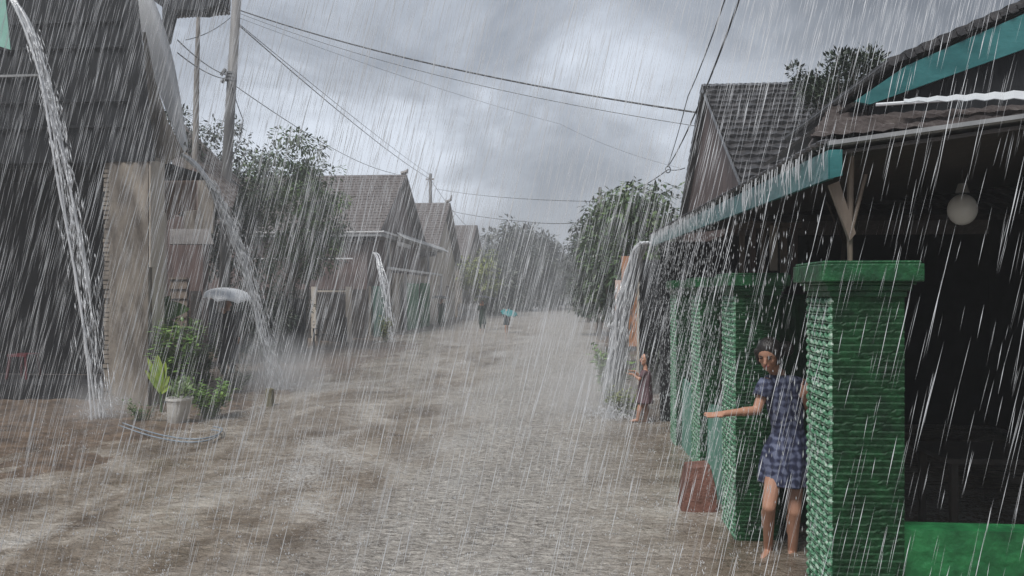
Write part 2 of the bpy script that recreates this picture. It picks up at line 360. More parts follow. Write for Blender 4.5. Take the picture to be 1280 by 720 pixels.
# ------------------------------------------------------------------ tiled roof surface
def roof_mesh(a, b, c, d, tw=.24, th=.30, hgt=.035, thick=.08):
    """a-b is the ridge, d-c the eave; rows of overlapping tiles as one surface"""
    a, b, c, d = map(V, (a, b, c, d)); nrm = (b - a).cross(d - a).normalized()
    if nrm.z < 0: nrm = -nrm
    nu = max(8, int((b - a).length / tw) * 4); rows = max(2, int((d - a).length / th))
    mb = MB(); vs = []; rr = []
    for j in range(rows):
        for t, lift in ((j / rows, .0), ((j + .97) / rows, 1.0)):
            row = []
            for i in range(nu + 1):
                s = i / nu; p = (a * (1 - s) + b * s) * (1 - t) + (d * (1 - s) + c * s) * t
                ph = (s * nu / 4 + .5 * (j % 2))
                jit = (noise.noise(V((math.floor(ph) * 1.7, j * 2.3, a.x))) * .02)
                wv = (math.sin(ph * 2 * math.pi) * .4 + .5)
                row.append(p + nrm * (hgt * (lift * .9 + wv * .5) + jit * lift))
            rr.append(row)
    n = nu + 1
    for row in rr: vs += row
    fs = [(j * n + i, j * n + i + 1, (j + 1) * n + i + 1, (j + 1) * n + i) for j in range(len(rr) - 1) for i in range(nu)]
    mb.add(vs, fs)
    mb.slab([a - nrm * .01, b - nrm * .01, c - nrm * .01, d - nrm * .01] if (b - a).cross(c - a).z > 0 else [d - nrm * .01, c - nrm * .01, b - nrm * .01, a - nrm * .01], thick)
    return mb

def corr(mb, a, b, c, d, period=.08, amp=.012, along=None):
    """corrugated sheet a-b top, d-c bottom; ribs run a->d"""
    a, b, c, d = map(V, (a, b, c, d)); nrm = (b - a).cross(d - a).normalized(); nu = int((b - a).length / period) * 4; n = nu + 1
    vs = []
    for t in (0, 1):
        for i in range(n):
            s = i / nu; p = (a * (1 - s) + b * s) * (1 - t) + (d * (1 - s) + c * s) * t
            vs.append(p + nrm * amp * math.sin(i * math.pi / 2))
    for t in (0, 1):
        for i in range(n):
            s = i / nu; p = (a * (1 - s) + b * s) * (1 - t) + (d * (1 - s) + c * s) * t
            vs.append(p + nrm * (amp * math.sin(i * math.pi / 2) - .004))
    fs = [(i, i + 1, n + i + 1, n + i) for i in range(nu)] + [(2 * n + i + 1, 2 * n + i, 3 * n + i, 3 * n + i + 1) for i in range(nu)]
    return mb.add(vs, fs)

# ------------------------------------------------------------------ LEFT HOUSE (dark, open front)
lh = thing('dark_house', 'dark open-fronted house with a concrete corner pillar and a long white gutter', 'house', (-7.9, 13.2, 0))
LY = 12.87
col = MB(); z1 = 4.42
# concrete corner pillar, slightly uneven
rings = []
for k in range(23):
    z = -.1 + (z1 + .1) * k / 22; j = lambda s: noise.noise(V((s, z * 1.3, 0))) * .025
    x0, x1, y0, y1 = -8.22 + j(1), -7.5 + j(2) * .4, LY + j(3) * .4, LY + .5
    rings.append([(x0, y0, z), (x0 * .5 + x1 * .5, y0 + j(6) * .5, z), (x1, y0, z), (x1, (y0 + y1) / 2, z), (x1, y1, z), (x0, y1, z)])
col.loft(rings).build('pillar', M['conc'], lh)
MB().b2((-7.496, LY + .02, 2.45), (-7.47, LY + .49, 4.35)).b2((-7.492, LY + .1, 0.0), (-7.478, LY + .49, 2.449)).build('plaster_edge', M['plaster'], lh)
b_ = MB()
b_.b2((-8.33, LY + .06, .0), (-8.215, LY + .45, 4.3))
for k in range(52): b_.b2((-8.355 + random.random() * .035, LY + .02 + random.random() * .03, .02 + k * .082), (-8.22, LY + .3, .02 + k * .082 + random.uniform(.055, .078)))
b_.build('brick_edge', M['conc'], lh)
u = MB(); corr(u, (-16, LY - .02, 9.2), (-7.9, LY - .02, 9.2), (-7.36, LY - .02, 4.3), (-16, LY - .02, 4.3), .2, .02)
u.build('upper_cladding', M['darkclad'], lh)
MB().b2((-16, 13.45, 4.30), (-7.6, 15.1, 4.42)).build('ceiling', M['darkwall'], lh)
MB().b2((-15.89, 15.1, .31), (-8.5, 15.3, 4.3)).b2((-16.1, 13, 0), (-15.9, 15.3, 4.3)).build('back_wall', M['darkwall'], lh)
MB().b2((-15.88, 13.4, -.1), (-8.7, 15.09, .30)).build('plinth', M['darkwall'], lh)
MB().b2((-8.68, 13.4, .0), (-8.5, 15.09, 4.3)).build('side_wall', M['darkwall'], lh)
MB().b2((-14, LY - .09, 5.82), (-9.35, LY - .05, 5.86)).build('ledge', M['metalgrey'], lh)
lp__ = MB()
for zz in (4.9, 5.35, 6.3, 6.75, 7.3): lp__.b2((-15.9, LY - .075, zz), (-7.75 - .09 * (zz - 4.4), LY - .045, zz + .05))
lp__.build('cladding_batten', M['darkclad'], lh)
# white gutter dropping from the roof to its outlet
g = MB(); A = P(174, -20, 14.0); B = P(231, 186, 14.25)
def gut(t, wdt, drop):
    c = A * (1 - t) + B * t; return [c + V((-wdt, -.04, 0)), c + V((wdt * .2, -.04, drop)), c + V((wdt, 0, drop * 1.2)), c + V((wdt * .6, .05, -.02))]
rs = []
for k in range(13):
    t = k / 12; wv = .06 + .17 * math.sin(math.pi * min(1, t * 1.05) ** .8) * (1 if t < .95 else .5)
    rs.append(gut(t, wv, .12))
g.v = [tuple(p) for r in rs for p in r]; g.f = [(i * 4 + j, i * 4 + j + 1, i * 4 + j + 5, i * 4 + j + 4) for i in range(12) for j in range(3)]
g.build('gutter', M['gutter'], lh, smooth=True)
s_ = MB().tube([B + V((0, 0, .05)), P(224, 191, 14.2)], [.07, .08], 10).build('gutter_outlet', M['gutter'], lh)
# roof corner under the gutter: mottled board
MB().slab([P(178, 40, 13.3), P(190, 100, 13.4), P(205, 150, 13.4), P(226, 190, 13.6), P(205, 205, 13.4), P(188, 196, 13.3)], .06).build('soffit_board', M['conc'], lh)
# top corner: teal sheet + spout of a nearer roof
ts = thing('teal_awning', 'pale teal awning sheet at the top left with water shooting off it', 'awning', P(0, 30, 11.8))
MB().slab([P(-60, -30, 11.7), P(6, -10, 11.9), P(13, 62, 11.9), P(-60, 40, 11.7)][::-1], .03).build('sheet', mat('pale_teal', (.25, .5, .42), (.32, .58, .5), .4, 5), ts)
MB().tube([P(-50, -26, 11.85), P(3, -8, 11.95)], .06, 10).build('spout', M['gutter'], ts)
# stool inside
st = thing('plastic_stool', 'dark red plastic stool inside the dark open house', 'stool', P(30, 452, 14.4))
sp = P(30, 0, 14.4); sx, sy = sp.x, sp.y
MB().b2((sx - .2, sy - .2, .74), (sx + .2, sy + .2, .79)).build('seat', M['red'], st)
for ax in (-1, 1):
    for ay in (-1, 1): MB().tube([(sx + ax * .21, sy + ay * .21, .30), (sx + ax * .16, sy + ay * .16, .74)], [.022, .026], 6).build('leg', M['red'], st)

# mottled masonry and sheds behind the pillar
sh = thing('brown_house', 'small reddish brown house with a faded pink awning behind the concrete pillar', 'house', (-9, 18, 0))
MB().b2((-13.5, 19.3, -.1), (-9.75, 19.6, 4.0)).build('wall', M['redwall'], sh)
MB().b2((-10.05, 19.22, .0), (-9.8, 19.29, 2.05)).build('door', M['darkwood'], sh)
wf = MB(); wx0, wx1 = -8.55, -8.25
wf.b2((-10.62, 19.24, 1.1), (-10.15, 19.28, 2.4))
for z in (1.1, 1.35, 1.6, 1.85, 2.1, 2.35): wf.b2((-10.62, 19.20, z), (-10.15, 19.235, z + .05))
wf.build('window', M['wood'], sh)
MB().slab([P(206, 226, 15.2), P(247, 208, 15.2), P(247, 262, 15.2), P(228, 264, 15.2), P(206, 280, 15.2)], .04).build('awning', M['pink'], sh)
MB().slab([P(213, 287, 16.5), P(262, 287, 16.5), P(268, 306, 16.3), P(213, 306, 16.3)], .03).build('lower_awning', M['tilefar'], sh)
MB().slab([P(198, 288, 14.6), P(208, 288, 14.6), P(208, 326, 14.6), P(198, 326, 14.6)], .05).build('shutter', mat('pinkish_board', (.5, .40, .35), (.6, .5, .45), .5), sh)
ps = P(203, 280, 14.65); MB().b2((ps.x - .06, 14.68, 0), (ps.x + .02, 14.78, 3.6)).build('post', M['plaster'], sh)
r_ = roof_mesh(P(225, 150, 22), P(300, 225, 22), P(290, 262, 19.0), P(215, 215, 19.0)); r_.build('roof', M['tilefar'], sh)
MB().slab([P(232, 190, 18.6), P(270, 230, 18.6), P(268, 292, 18.6), P(232, 292, 18.6)], .1).build('gable', M['conc'], sh)

# eave overhanging at the top left, with a bare pale trunk below
ev = thing('overhanging_eave', 'dark scalloped roof eave jutting in at the top beside the street pole', 'roof', P(250, 0, 19))
e_ = MB(); e_.slab([P(205, -40, 19), P(290, -60, 19.0), P(288, 14, 19.0), P(262, 22, 19), P(222, 20, 19), P(205, 10, 19)], .5); e_.build('soffit', M['darkclad'], ev)
sc_ = MB()
for k in range(15):
    p = P(222 + k * 4.5, 20 - k * .3, 18.95); sc_.ell(p, (.045, .1, .06), 8, 5)
sc_.build('tile_edge', M['tilefar'], ev)
pk = MB().slab([P(204, -5, 16), P(222, 20, 16), P(214, 55, 16), P(205, 60, 16)], .05); pk.build('side_board', M['darkclad'], ev)

# ------------------------------------------------------------------ leaves and trees
def leafquad(mb, c, d, n, ln, wd):
    d = d.normalized(); s = d.cross(n)
    if s.length < 1e-4: return
    s.normalize(); n2 = s.cross(d)
    a = c; m = c + d * ln * .5; t = c + d * ln - n2 * ln * .12
    mb.add([a, m + s * wd * .5 - n2 * wd * .12, t, m - s * wd * .5 - n2 * wd * .12, m], [(0, 1, 4), (1, 2, 4), (2, 3, 4), (3, 0, 4)])
def rdir():
    while True:
        v = V((random.uniform(-1, 1), random.uniform(-1, 1), random.uniform(-1, 1)))
        if .1 < v.length < 1: return v.normalized()
def tree(name, label, base, cen, rad, ncl, nl, ls, lm, bm='bark', group=None, tr=.09, cl=.42, cat='tree', droop=.3):
    base = V(base); cen = V(cen); t = thing(name, label, cat, base, group)
    centers = []
    for k in range(ncl):
        d = rdir(); r = random.uniform(.2, 1.3) ** .6
        p = cen + V((d.x * rad[0] * r, d.y * rad[1] * r, d.z * rad[2] * r)); centers.append(p)
    cr = MB()
    for p in centers:
        cs = cl * random.uniform(.6, 1.3)
        for i in range(int(nl * random.uniform(.6, 1.3))):
            d = rdir(); q = p + V((d.x, d.y, d.z * .75)) * cs * random.random() ** .45
            dd = (d + V((0, 0, -droop)) + rdir() * .5)
            leafquad(cr, q, dd, rdir() * .7 + V((0, 0, 1)), ls * random.uniform(.6, 1.3), ls * random.uniform(.3, .48))
    cr.build('crown', M[lm], t, loc=cen)
    tk = MB(); top = cen - V((0, 0, rad[2] * .35)); fork = base + (top - base) * .62
    pts = [base, base + (fork - base) * .35 + V((.06, 0, 0)), base + (fork - base) * .7 + V((-.05, .03, 0)), fork]
    tk.tube(pts, [tr * 1.25, tr, tr * .85, tr * .75], 9)
    for p in random.sample(centers, min(len(centers), 14)):
        mid = fork + (p - fork) * .5 + rdir() * .15 * (p - fork).length
        tk.tube([fork, mid, p], [tr * .5, tr * .28, tr * .08], 6)
    tk.build('trunk', M[bm], t, smooth=True, loc=base)
    return t
def Tr(pxb, Y, x0, x1, ytop, ybot, **k):
    c = P((x0 + x1) / 2, (ytop + ybot) / 2, Y); rx = (x1 - x0) / 2 / F * Y; rz = (ybot - ytop) / 2 / F * Y
    b = P(pxb, 366, Y); return dict(base=(b.x, Y, -.1), cen=c, rad=(rx, min(rx, 2.4), rz), **k)
tree('street_tree', 'dark leafy tree behind the white umbrella, around the foot of the street pole', **Tr(272, 22.5, 232, 335, 160, 350, ncl=80, nl=80, ls=.17, lm='leafdark', group='trees on the left side'), )
tree('street_tree', 'tall bushy tree with a thin pale trunk right of the street pole', **Tr(366, 25, 300, 425, 172, 352, ncl=110, nl=85, ls=.17, lm='leafmid', group='trees on the left side', bm='palebark', tr=.1))
tree('street_tree', 'drooping dark tree before the long tiled roof', **Tr(380, 28, 350, 425, 225, 350, ncl=66, nl=70, ls=.18, lm='leafdark', group='trees on the left side'))
tree('hedge_bush', 'low dark bush at the foot of the pale thin trunk', **Tr(330, 21, 292, 352, 335, 440, ncl=40, nl=70, ls=.13, lm='leafdark', cat='bush', group='bushes on the left side'))
tree('hedge_bush', 'dark bush left of the two pale gate posts', **Tr(360, 26, 340, 380, 345, 432, ncl=30, nl=60, ls=.14, lm='leafdark', cat='bush', group='bushes on the left side'))
tree('yellow_tree', 'small yellow-green tree by the pale picket fence down the street', **Tr(600, 60, 577, 622, 318, 372, ncl=40, nl=45, ls=.3, lm='leafyel', cl=.6, tr=.14))
tree('bare_tree', 'brownish scraggly shrub above the gutter outlet', **Tr(238, 20.5, 205, 250, 120, 205, ncl=22, nl=40, ls=.13, lm='leafdark', group='trees on the left side', cl=.35))
bt = MB(); bt.tube([P(243, 470, 20), P(244, 200, 20), P(246, 90, 20), P(248, 20, 20)], [.10, .085, .07, .05], 9); 
tag(bt.build('dead_tree', M['palebark']), 'pale bare trunk standing left of the street pole', 'tree trunk')
# right side trees
tree('street_tree', 'green tree with long leaves behind the waterfall on the right', **Tr(800, 19, 766, 842, 236, 350, ncl=70, nl=60, ls=.2, lm='leafmid', group='trees on the right side', droop=.5))
tree('street_tree', 'slender long-leaved tree next to the thin pole on the right', **Tr(762, 26, 738, 792, 238, 380, ncl=75, nl=60, ls=.25, lm='leafmid', group='trees on the right side', droop=.5, tr=.07))
tree('street_tree', 'darker tree behind the thin pole on the right', **Tr(748, 36, 720, 768, 258, 388, ncl=85, nl=60, ls=.26, lm='leafdark', group='trees on the right side', cl=.55))
tree('street_tree', 'misty tree where the right side of the street vanishes', **Tr(735, 52, 717, 752, 296, 384, ncl=60, nl=50, ls=.32, lm='leaffar', group='trees on the right side', cl=.7))
tree('street_tree', 'low tree between the waterfall and the long-leaved trees', **Tr(776, 21, 750, 800, 290, 415, ncl=55, nl=60, ls=.16, lm='leafdark', group='trees on the right side', cl=.4))
# hazy trees at the end of the street
fartr = [(632, 80, 604, 664, 283, 384, 'hazy round tree beyond the tiled houses'), (662, 88, 640, 694, 296, 384, 'hazy tree right of the round tree at the street end'),
         (684, 98, 668, 712, 312, 382, 'fading tree left of the vanishing road'), (706, 115, 692, 730, 330, 380, 'palest tree closing the end of the road'),
         (640, 112, 570, 690, 290, 380, 'wide faded tree mass behind the other far trees'), (722, 135, 706, 748, 338, 378, 'faint low tree exactly at the road end'),
         (738, 70, 724, 760, 312, 386, 'hazy tree on the right just beyond the poles'), (615, 66, 606, 636, 340, 386, 'low hazy shrubby tree beside the small shed')]
for a, Y, x0, x1, yt, yb, lab in fartr:
    tree('far_tree', lab, **Tr(a, Y, x0, x1, yt, yb, ncl=100, nl=80, ls=.55, lm='leaffar', group='trees at the street end', cl=1.15, tr=.2))

# ------------------------------------------------------------------ houses on the left
def gable_house(name, label, x0, x1, yr, zr, half, ze, wm, rm, win=()):
    t = thing(name, label, 'house', ((x0 + x1) / 2, yr, 0))
    MB().prism([(yr - half + .3, -.1), (yr + half - .3, -.1), (yr + half - .3, ze - .15), (yr, zr - .2), (yr - half + .3, ze - .15)], 'x', x0, x1 - .5).build('wall', M[wm], t)
    r1 = roof_mesh((x0, yr, zr), (x1, yr, zr), (x1, yr - half, ze), (x0, yr - half, ze)).build('roof', M[rm], t)
    r2 = roof_mesh((x1, yr, zr), (x0, yr, zr), (x0, yr + half, ze), (x1, yr + half, ze)).build('roof', M[rm], t)
    rc = MB(); 
    n = int((x1 - x0) / .33)
    for k in range(n): rc.tube([(x0 + k * .33, yr, zr + .05), (x0 + k * .33 + .34, yr, zr + .075)], [.1, .12], 8)
    rc.build('ridge_cap', M[rm], r1)
    vb = MB()
    for s in (-1, 1): vb.slab([(x1 + .02, yr, zr + .06), (x1 + .02, yr + s * half, ze + .06), (x1 + .02, yr + s * half, ze - .2), (x1 + .02, yr, zr - .2)], .05)
    vb.build('verge_board', M['wood'], r1)
    for (y, z, w_, h_) in win:
        f = MB(); X = x1 - .5
        f.b2((X - .02, y, z), (X + .06, y + w_, z + .08)).b2((X - .02, y, z + h_ - .08), (X + .06, y + w_, z + h_)).b2((X - .02, y, z + .08), (X + .06, y + .08, z + h_ - .08)).b2((X - .02, y + w_ - .08, z + .08), (X + .06, y + w_, z + h_ - .08)).b2((X - .02, y + w_ / 2 - .03, z + .08), (X + .05, y + w_ / 2 + .03, z + h_ - .08))
        fo = f.build('window', M['wood'], t); MB().b2((X, y + .08, z + .08), (X + .02, y + w_ - .08, z + h_ - .08)).build('pane', M['black'], fo)
    return t
ha = gable_house('tiled_house', 'tallest long tiled house behind the flat porch roof', -22, -9.0, 40, 8.25, 6.2, 4.35, 'redwall', 'tilefar', [(38.5, 1.2, 1.2, 1.3), (42, 1.2, 1.2, 1.3)])
hb = gable_house('tiled_house', 'second tiled house, its peaked gable beyond the green gate', -20, -9.0, 54, 8.4, 5.5, 4.4, 'plaster', 'tilefar', [(52, 1.2, 1.2, 1.3), (55, 1.2, 1.2, 1.3)])
hc = gable_house('tiled_house', 'third tiled house with a low pale eave by the yellow-green tree', -22, -9.3, 71, 8.3, 6.5, 4.6, 'conc', 'tilefar', [(68, 1.2, 1.2, 1.3)])
for o in (ha, hb, hc): o['group'] = 'tiled houses down the left side'
# up-curved ridge tips
MB().tube([(-9.3, 54, 8.45), (-9.0, 54, 8.6), (-8.9, 54, 8.95)], [.12, .1, .03], 8).build('finial', M['tilefar'], hb)
MB().tube([(-9.3, 40, 8.3), (-9.0, 40, 8.4), (-8.95, 40, 8.55)], [.12, .1, .04], 8).build('finial', M['tilefar'], ha)

# porch with flat roof in front of house A
po = thing('street_porch', 'flat-roofed street porch with white beams above the green gates', 'porch', (-11, 40, 0))
pr = MB(); pr.b2((-15.5, 33.6, 4.52), (-8.7, 36.4, 4.68)); corr(pr, (-8.7, 36.4, 4.9), (-8.7, 49, 4.9), (-8.3, 49, 4.62), (-8.3, 36.4, 4.62), .2, .03); pr.b2((-12, 36.4, 4.6), (-8.72, 49, 4.72))
pr.build('roof', M['metalgrey'], po)
MB().b2((-8.66, 33.6, 4.70), (-8.6, 49, 4.78)).b2((-15.5, 33.55, 4.70), (-8.6, 33.59, 4.76)).build('eave_trim', M['white'], po)
MB().b2((-8.9, 35.2, 3.1), (-8.76, 49.5, 3.22)).build('beam', M['white'], po)
MB().b2((-15.5, 33.52, 3.5), (-10.0, 33.58, 3.56)).build('rail', M['white'], po)
for y in (35.3, 38.8, 45, 49.3): MB().b2((-8.89, y, 0 if y > 36 else 0), (-8.77, y + .14, 3.095)).build('post', M['white'], po)
for y in (35.3, 38.8, 45): MB().b2((-8.89, y + .01, 3.225), (-8.78, y + .13, 4.5)).build('post', M['metalgrey'], po)
fr = MB()
for k in range(14): fr.b2((-8.7, 36.6 + k * .2, 4.28), (-8.66, 36.7 + k * .2, 4.5))
fr.build('fringe', M['white'], po)
MB().b2((-15.5, 37.5, -.1), (-9.3, 37.8, 4.5)).b2((-9.25, 37.8, -.1), (-9.1, 49, 3.0)).build('wall', M['plaster'], po)
MB().b2((-9.6, 34.2, -.1), (-9.35, 37.4, 2.3)).build('side_wall', M['conc'], po)
# green gate sheets
gg = MB(); corr(gg, (-8.75, 39.0, 2.5), (-8.75, 41.8, 2.5), (-8.75, 41.8, .05), (-8.75, 39.0, .05), .18, .03)
tag(gg.build('sheet_gate', M['greenlite']), 'left pale green corrugated gate under the flat porch', 'gate', 'green gates')
gg = MB(); corr(gg, (-8.72, 42.1, 2.55), (-8.72, 44.8, 2.55), (-8.72, 44.8, .05), (-8.72, 42.1, .05), .18, .03)
tag(gg.build('sheet_gate', M['greenwall']), 'darker green corrugated gate farther along under the porch', 'gate', 'green gates')
gg = MB(); corr(gg, (-8.95, 33.2, 2.3), (-8.95, 35.1, 2.3), (-8.95, 35.1, .05), (-8.95, 33.2, .05), .2, .03)
tag(gg.build('sheet_gate', M['tealpanel']), 'grey-teal sheet gate nearest the flat porch corner', 'gate', 'green gates')
# low wall between bush and gates
tag(MB().b2((-12.5, 32.4, -.1), (-9.1, 32.6, 2.15)).build('yard_wall', M['darkwood']), 'dark board yard wall between the gate posts and the porch', 'wall')
tag(MB().b2((-12.8, 24.4, -.1), (-8.9, 24.6, 1.8)).build('yard_wall', M['darkclad']), 'dark yard wall among the left trees', 'wall')
# gate posts
gp = thing('gate_frame', 'gate of two pale posts with a dark sheet for the shaded interior behind the bench', 'gate', P(414, 366, 30.5))
for px in (393, 436):
    q = P(px, 360, 30.5); MB().b2((q.x - .1, q.y - .1, -.1), (q.x + .1, q.y + .1, 2.25)).build('post', M['plaster'], gp)
q0, q1 = P(396, 0, 30.5), P(433, 0, 30.5)
MB().b2((q0.x + .02, 30.47, 2.03), (q1.x - .02, 30.53, 2.1)).build('crossbar', M['plaster'], gp)
MB().b2((q0.x + .04, 30.55, .0), (q1.x - .04, 30.6, 1.95)).build('interior_shade_sheet', M['darkwood'], gp)  # dark sheet added to stand for the shaded interior between the posts
# bench
bc = G(412, 434); bn = thing('wooden_bench', 'dark wooden bench with a slatted back before the pale gate posts', 'bench', bc)
W_ = .52
s_ = MB()
for k in range(4): s_.b2((bc.x - W_, bc.y - .22 + k * .12, .44), (bc.x + W_, bc.y - .13 + k * .12, .48))
s_.build('seat', M['darkwood'], bn)
s_ = MB().b2((bc.x - W_, bc.y + .27, .98), (bc.x + W_, bc.y + .31, 1.06)).b2((bc.x - W_, bc.y + .27, .58), (bc.x + W_, bc.y + .31, .63))
for k in range(5): s_.b2((bc.x - .4 + k * .19, bc.y + .275, .63), (bc.x - .36 + k * .19, bc.y + .305, .98))
s_.build('backrest', M['darkwood'], bn)
for ax in (-1, 1):
    MB().b2((bc.x + ax * W_ - .03, bc.y - .24, 0), (bc.x + ax * W_ + .03, bc.y - .18, .66)).build('leg', M['darkwood'], bn)
    MB().b2((bc.x + ax * W_ - .03, bc.y + .32, 0), (bc.x + ax * W_ + .03, bc.y + .37, 1.1)).build('leg', M['darkwood'], bn)
    MB().b2((bc.x + ax * W_ - .035, bc.y - .24, .661), (bc.x + ax * W_ + .035, bc.y + .315, .70)).build('armrest', M['darkwood'], bn)
# picket fence and pale gate far
pf = MB(); y0 = 60
for k in range(13):
    q = P(573 + k * 2.3, 366, 57); pf.b2((q.x - .04, 57, -.1), (q.x + .04, 57.05, 1.15 + .1 * (k % 2)))
qa, qb = P(571, 0, 57), P(603, 0, 57); pf.b2((qa.x, 57.06, .8), (qb.x, 57.1, .9)).b2((qa.x, 57.06, .3), (qb.x, 57.1, .4))
tag(pf.build('picket_fence', M['white']), 'pale picket fence under the yellow-green tree', 'fence')
qa, qb = P(626, 0, 74), P(640, 0, 74)
tag(MB().b2((qa.x, 74, -.1), (qb.x, 74.2, 3.0)).build('shed', M['metalgrey']), 'small whitish blue shed right of the yellow-green tree', 'shed')

# ------------------------------------------------------------------ poles and wires
def wire(label, pts, r=.012, sag=.3, group='overhead cables', name='cable'):
    out = []
    for a, b in zip(pts[:-1], pts[1:]):
        a = V(a); b = V(b)
        for k in range(16):
            t = k / 15; p = a * (1 - t) + b * t; p.z -= sag * 4 * t * (1 - t); out.append(p)
    return tag(MB().tube(out, r, 5).build(name, M['wire']), label, 'cable', group)
pl = thing('utility_pole', 'tall grey street pole rising out of the left trees with banded cables', 'utility pole', (P(287, 366, 21)))
pb, pt = P(281, 366, 21), P(297.5, -30, 21)
MB().tube([V((pb.x - .05, 21, -.1)), P(284, 200, 21), pt], [.155, .14, .12], 16).build('shaft', M['pole'], pl, smooth=True)
bd = MB()
for y in (92, 96, 100): bd.tube([P(288.5 + .3, y, 21) + V((0, 0, -.03)), P(288.8, y, 21) + V((0, 0, .03))], .16, 14)
bd.build('band', M['metalgrey'], pl)
ins = MB().tube([P(282, 86, 20.8), P(276, 94, 20.8)], .05, 8).tube([P(282, 98, 20.8), P(277, 103, 20.8)], .05, 8); ins.build('insulator', M['metalgrey'], pl)
HP = PX(873, 141, 2.2)
wire('thickest black cable sweeping from the street pole to the right roof', [P(300, 13, 21), HP], .017, .25)
wire('thin cable just under the thickest one', [P(300, 17, 21), HP + V((0, 0, -.25))], .006, .3)
wire('faint thin cable sagging across the sky below the thick one', [P(298, 22, 21), P(700, 155, 30), PX(850, 210, 3.5)], .005, .15)
P2 = P(538, 224, 62)
wire('black cable running down from the street pole to the far pole', [P(300, 33, 21), P2], .018, .3)
wire('thin twin of the cable going to the far pole', [P(300, 31, 21), P(538, 219, 62)], .012, .15)
wire('thin cable from the pole bands toward the first tiled roof', [P(288, 103, 21), P(430, 193, 36), (-9.6, 40, 8.3)], .013, .1)
wire('left cable from the pole bands to the top left', [P(284, 94, 21), P(222, 50, 14)], .012, .1)
wire('lower left cable parallel to the one at the bands', [P(284, 99, 21), P(222, 66, 14)], .012, .1)
wire('slack cable loop hanging down the street pole', [P(289, 105, 20.8), P(304, 150, 20.8), P(300, 172, 20.8), P(290, 196, 20.8)], .012, .05)
wire('stay cable leaning from the pole to the pale bare trunk', [P(288, 22, 21), P(232, 50, 18)], .01, .1)
fp = thing('utility_pole', 'small far pole rising behind the second tiled roof', 'utility pole', (P2.x, 62, 0))
MB().tube([(P2.x, 62, -.1), P(538, 217, 62)], [.18, .13], 10).build('shaft', M['pole'], fp)
MB().b2((P2.x - .35, 61.9, P2.z - .05), (P2.x + .3, 62.05, P2.z + .05)).build('crossarm', M['wood'], fp)
wire('cable dropping from the far pole behind the third roof', [P2, P(600, 297, 85)], .02, .5)
rp = thing('utility_pole', 'thin pole standing among the right side trees', 'utility pole', (PX(750, 300, 1.0).x, PX(750, 300, 1.0).y, 0))
rq = P(750, 234, 33); MB().tube([(rq.x, 33, -.1), rq], [.09, .07], 10).build('shaft', M['pole'], rp)
MB().b2((rq.x - .12, 32.9, rq.z - .5), (rq.x + .12, 33.1, rq.z - .42)).build('crossarm', M['wood'], rp)
cb = wire('long low cable crossing the street with a small lamp', [P(556, 262, 58), P(657, 277, 46), P(750, 276, 33)], .018, .12)
wire('faint upper cable crossing far down the street', [P(545, 236, 60), P(750, 252, 33)], .014, .2)
lp = P(657, 277, 46); sl = thing('hanging_lamp', 'small dark lamp hanging from the cable across the street', 'lamp', lp)
MB().tube([lp, lp + V((0, 0, -.15))], .02, 6).build('hanger', M['wire'], sl)
MB().tube([lp + V((0, 0, -.14)), lp + V((0, 0, -.25)), lp + V((0, 0, -.42))], [.06, .16, .2], 10).build('lamp_shade', M['black'], sl)
ring = PX(835, 212, 2.2)
wire('steep cable from the top right down to the ring', [P(926, -6, 8.5), P(866, 148, 12), ring + V((0, 0, .08))], .012, .05)
wire('second steep cable beside the first at the top right', [P(908, -6, 8.5), P(860, 120, 12), ring + V((0, .1, .08))], .008, .05)
wire('cable from the ring down behind the right trees', [ring, P(752, 245, 33)], .014, .25)
wire('short cable joining the ring to the right gable', [ring, PX(856, 210, 2.2)], .01, .03)
rr_ = MB(); cpts = [ring + V((math.cos(a) * .0, math.cos(a) * .12, math.sin(a) * .09)) for a in [i * math.pi / 8 for i in range(17)]]
rr_ = MB(); rr_.tube([ring + rt * (.06 * math.cos(i * math.pi / 8)) + up * (.08 * math.sin(i * math.pi / 8)) for i in range(17)], .012, 6)
tag(rr_.build('cable_loop', M['wire']), 'coiled loop of black cable where the right cables meet', 'cable coil')

# ------------------------------------------------------------------ RIGHT HOUSE
rh = thing('porch_house', 'tiled house with a dark deep porch and teal eave board on the right', 'house', (4, 9, 0))
X0, YR, ZR = 2.15, 13.6, 5.62
rf1 = roof_mesh((X0, YR, ZR), (11, YR, ZR), (11, 9.6, 2.95), (X0, 9.6, 2.95), .2, .24, .05).build('roof', M['tile'], rh)
rf2 = roof_mesh((11, YR, ZR), (X0, YR, ZR), (X0, 17.8, 2.75), (11, 17.8, 2.75), .2, .24, .05).build('roof', M['tile'], rh)
rc = MB()
for k in range(34): rc.tube([(X0 + k * .26, YR, ZR + .05), (X0 + k * .26 + .27, YR, ZR + .075)], [.075, .095], 8)
rc.build('ridge_cap', M['tile'], rf1)
MB().prism([(9.9, 2.9), (17.3, 2.9), (YR, ZR - .12)], 'x', X0 + .12, X0 + .28).build('gable', M['redwall'], rh)
MB().b2((X0 + .2, 12.2, -.1), (X0 + .35, 17.3, 2.89)).b2((X0 + .36, 12.2, -.1), (11, 12.4, 2.89)).b2((6.2, 2.0, -.1), (6.35, 12.19, 3.3)).build('wall', M['darkwall'], rh)
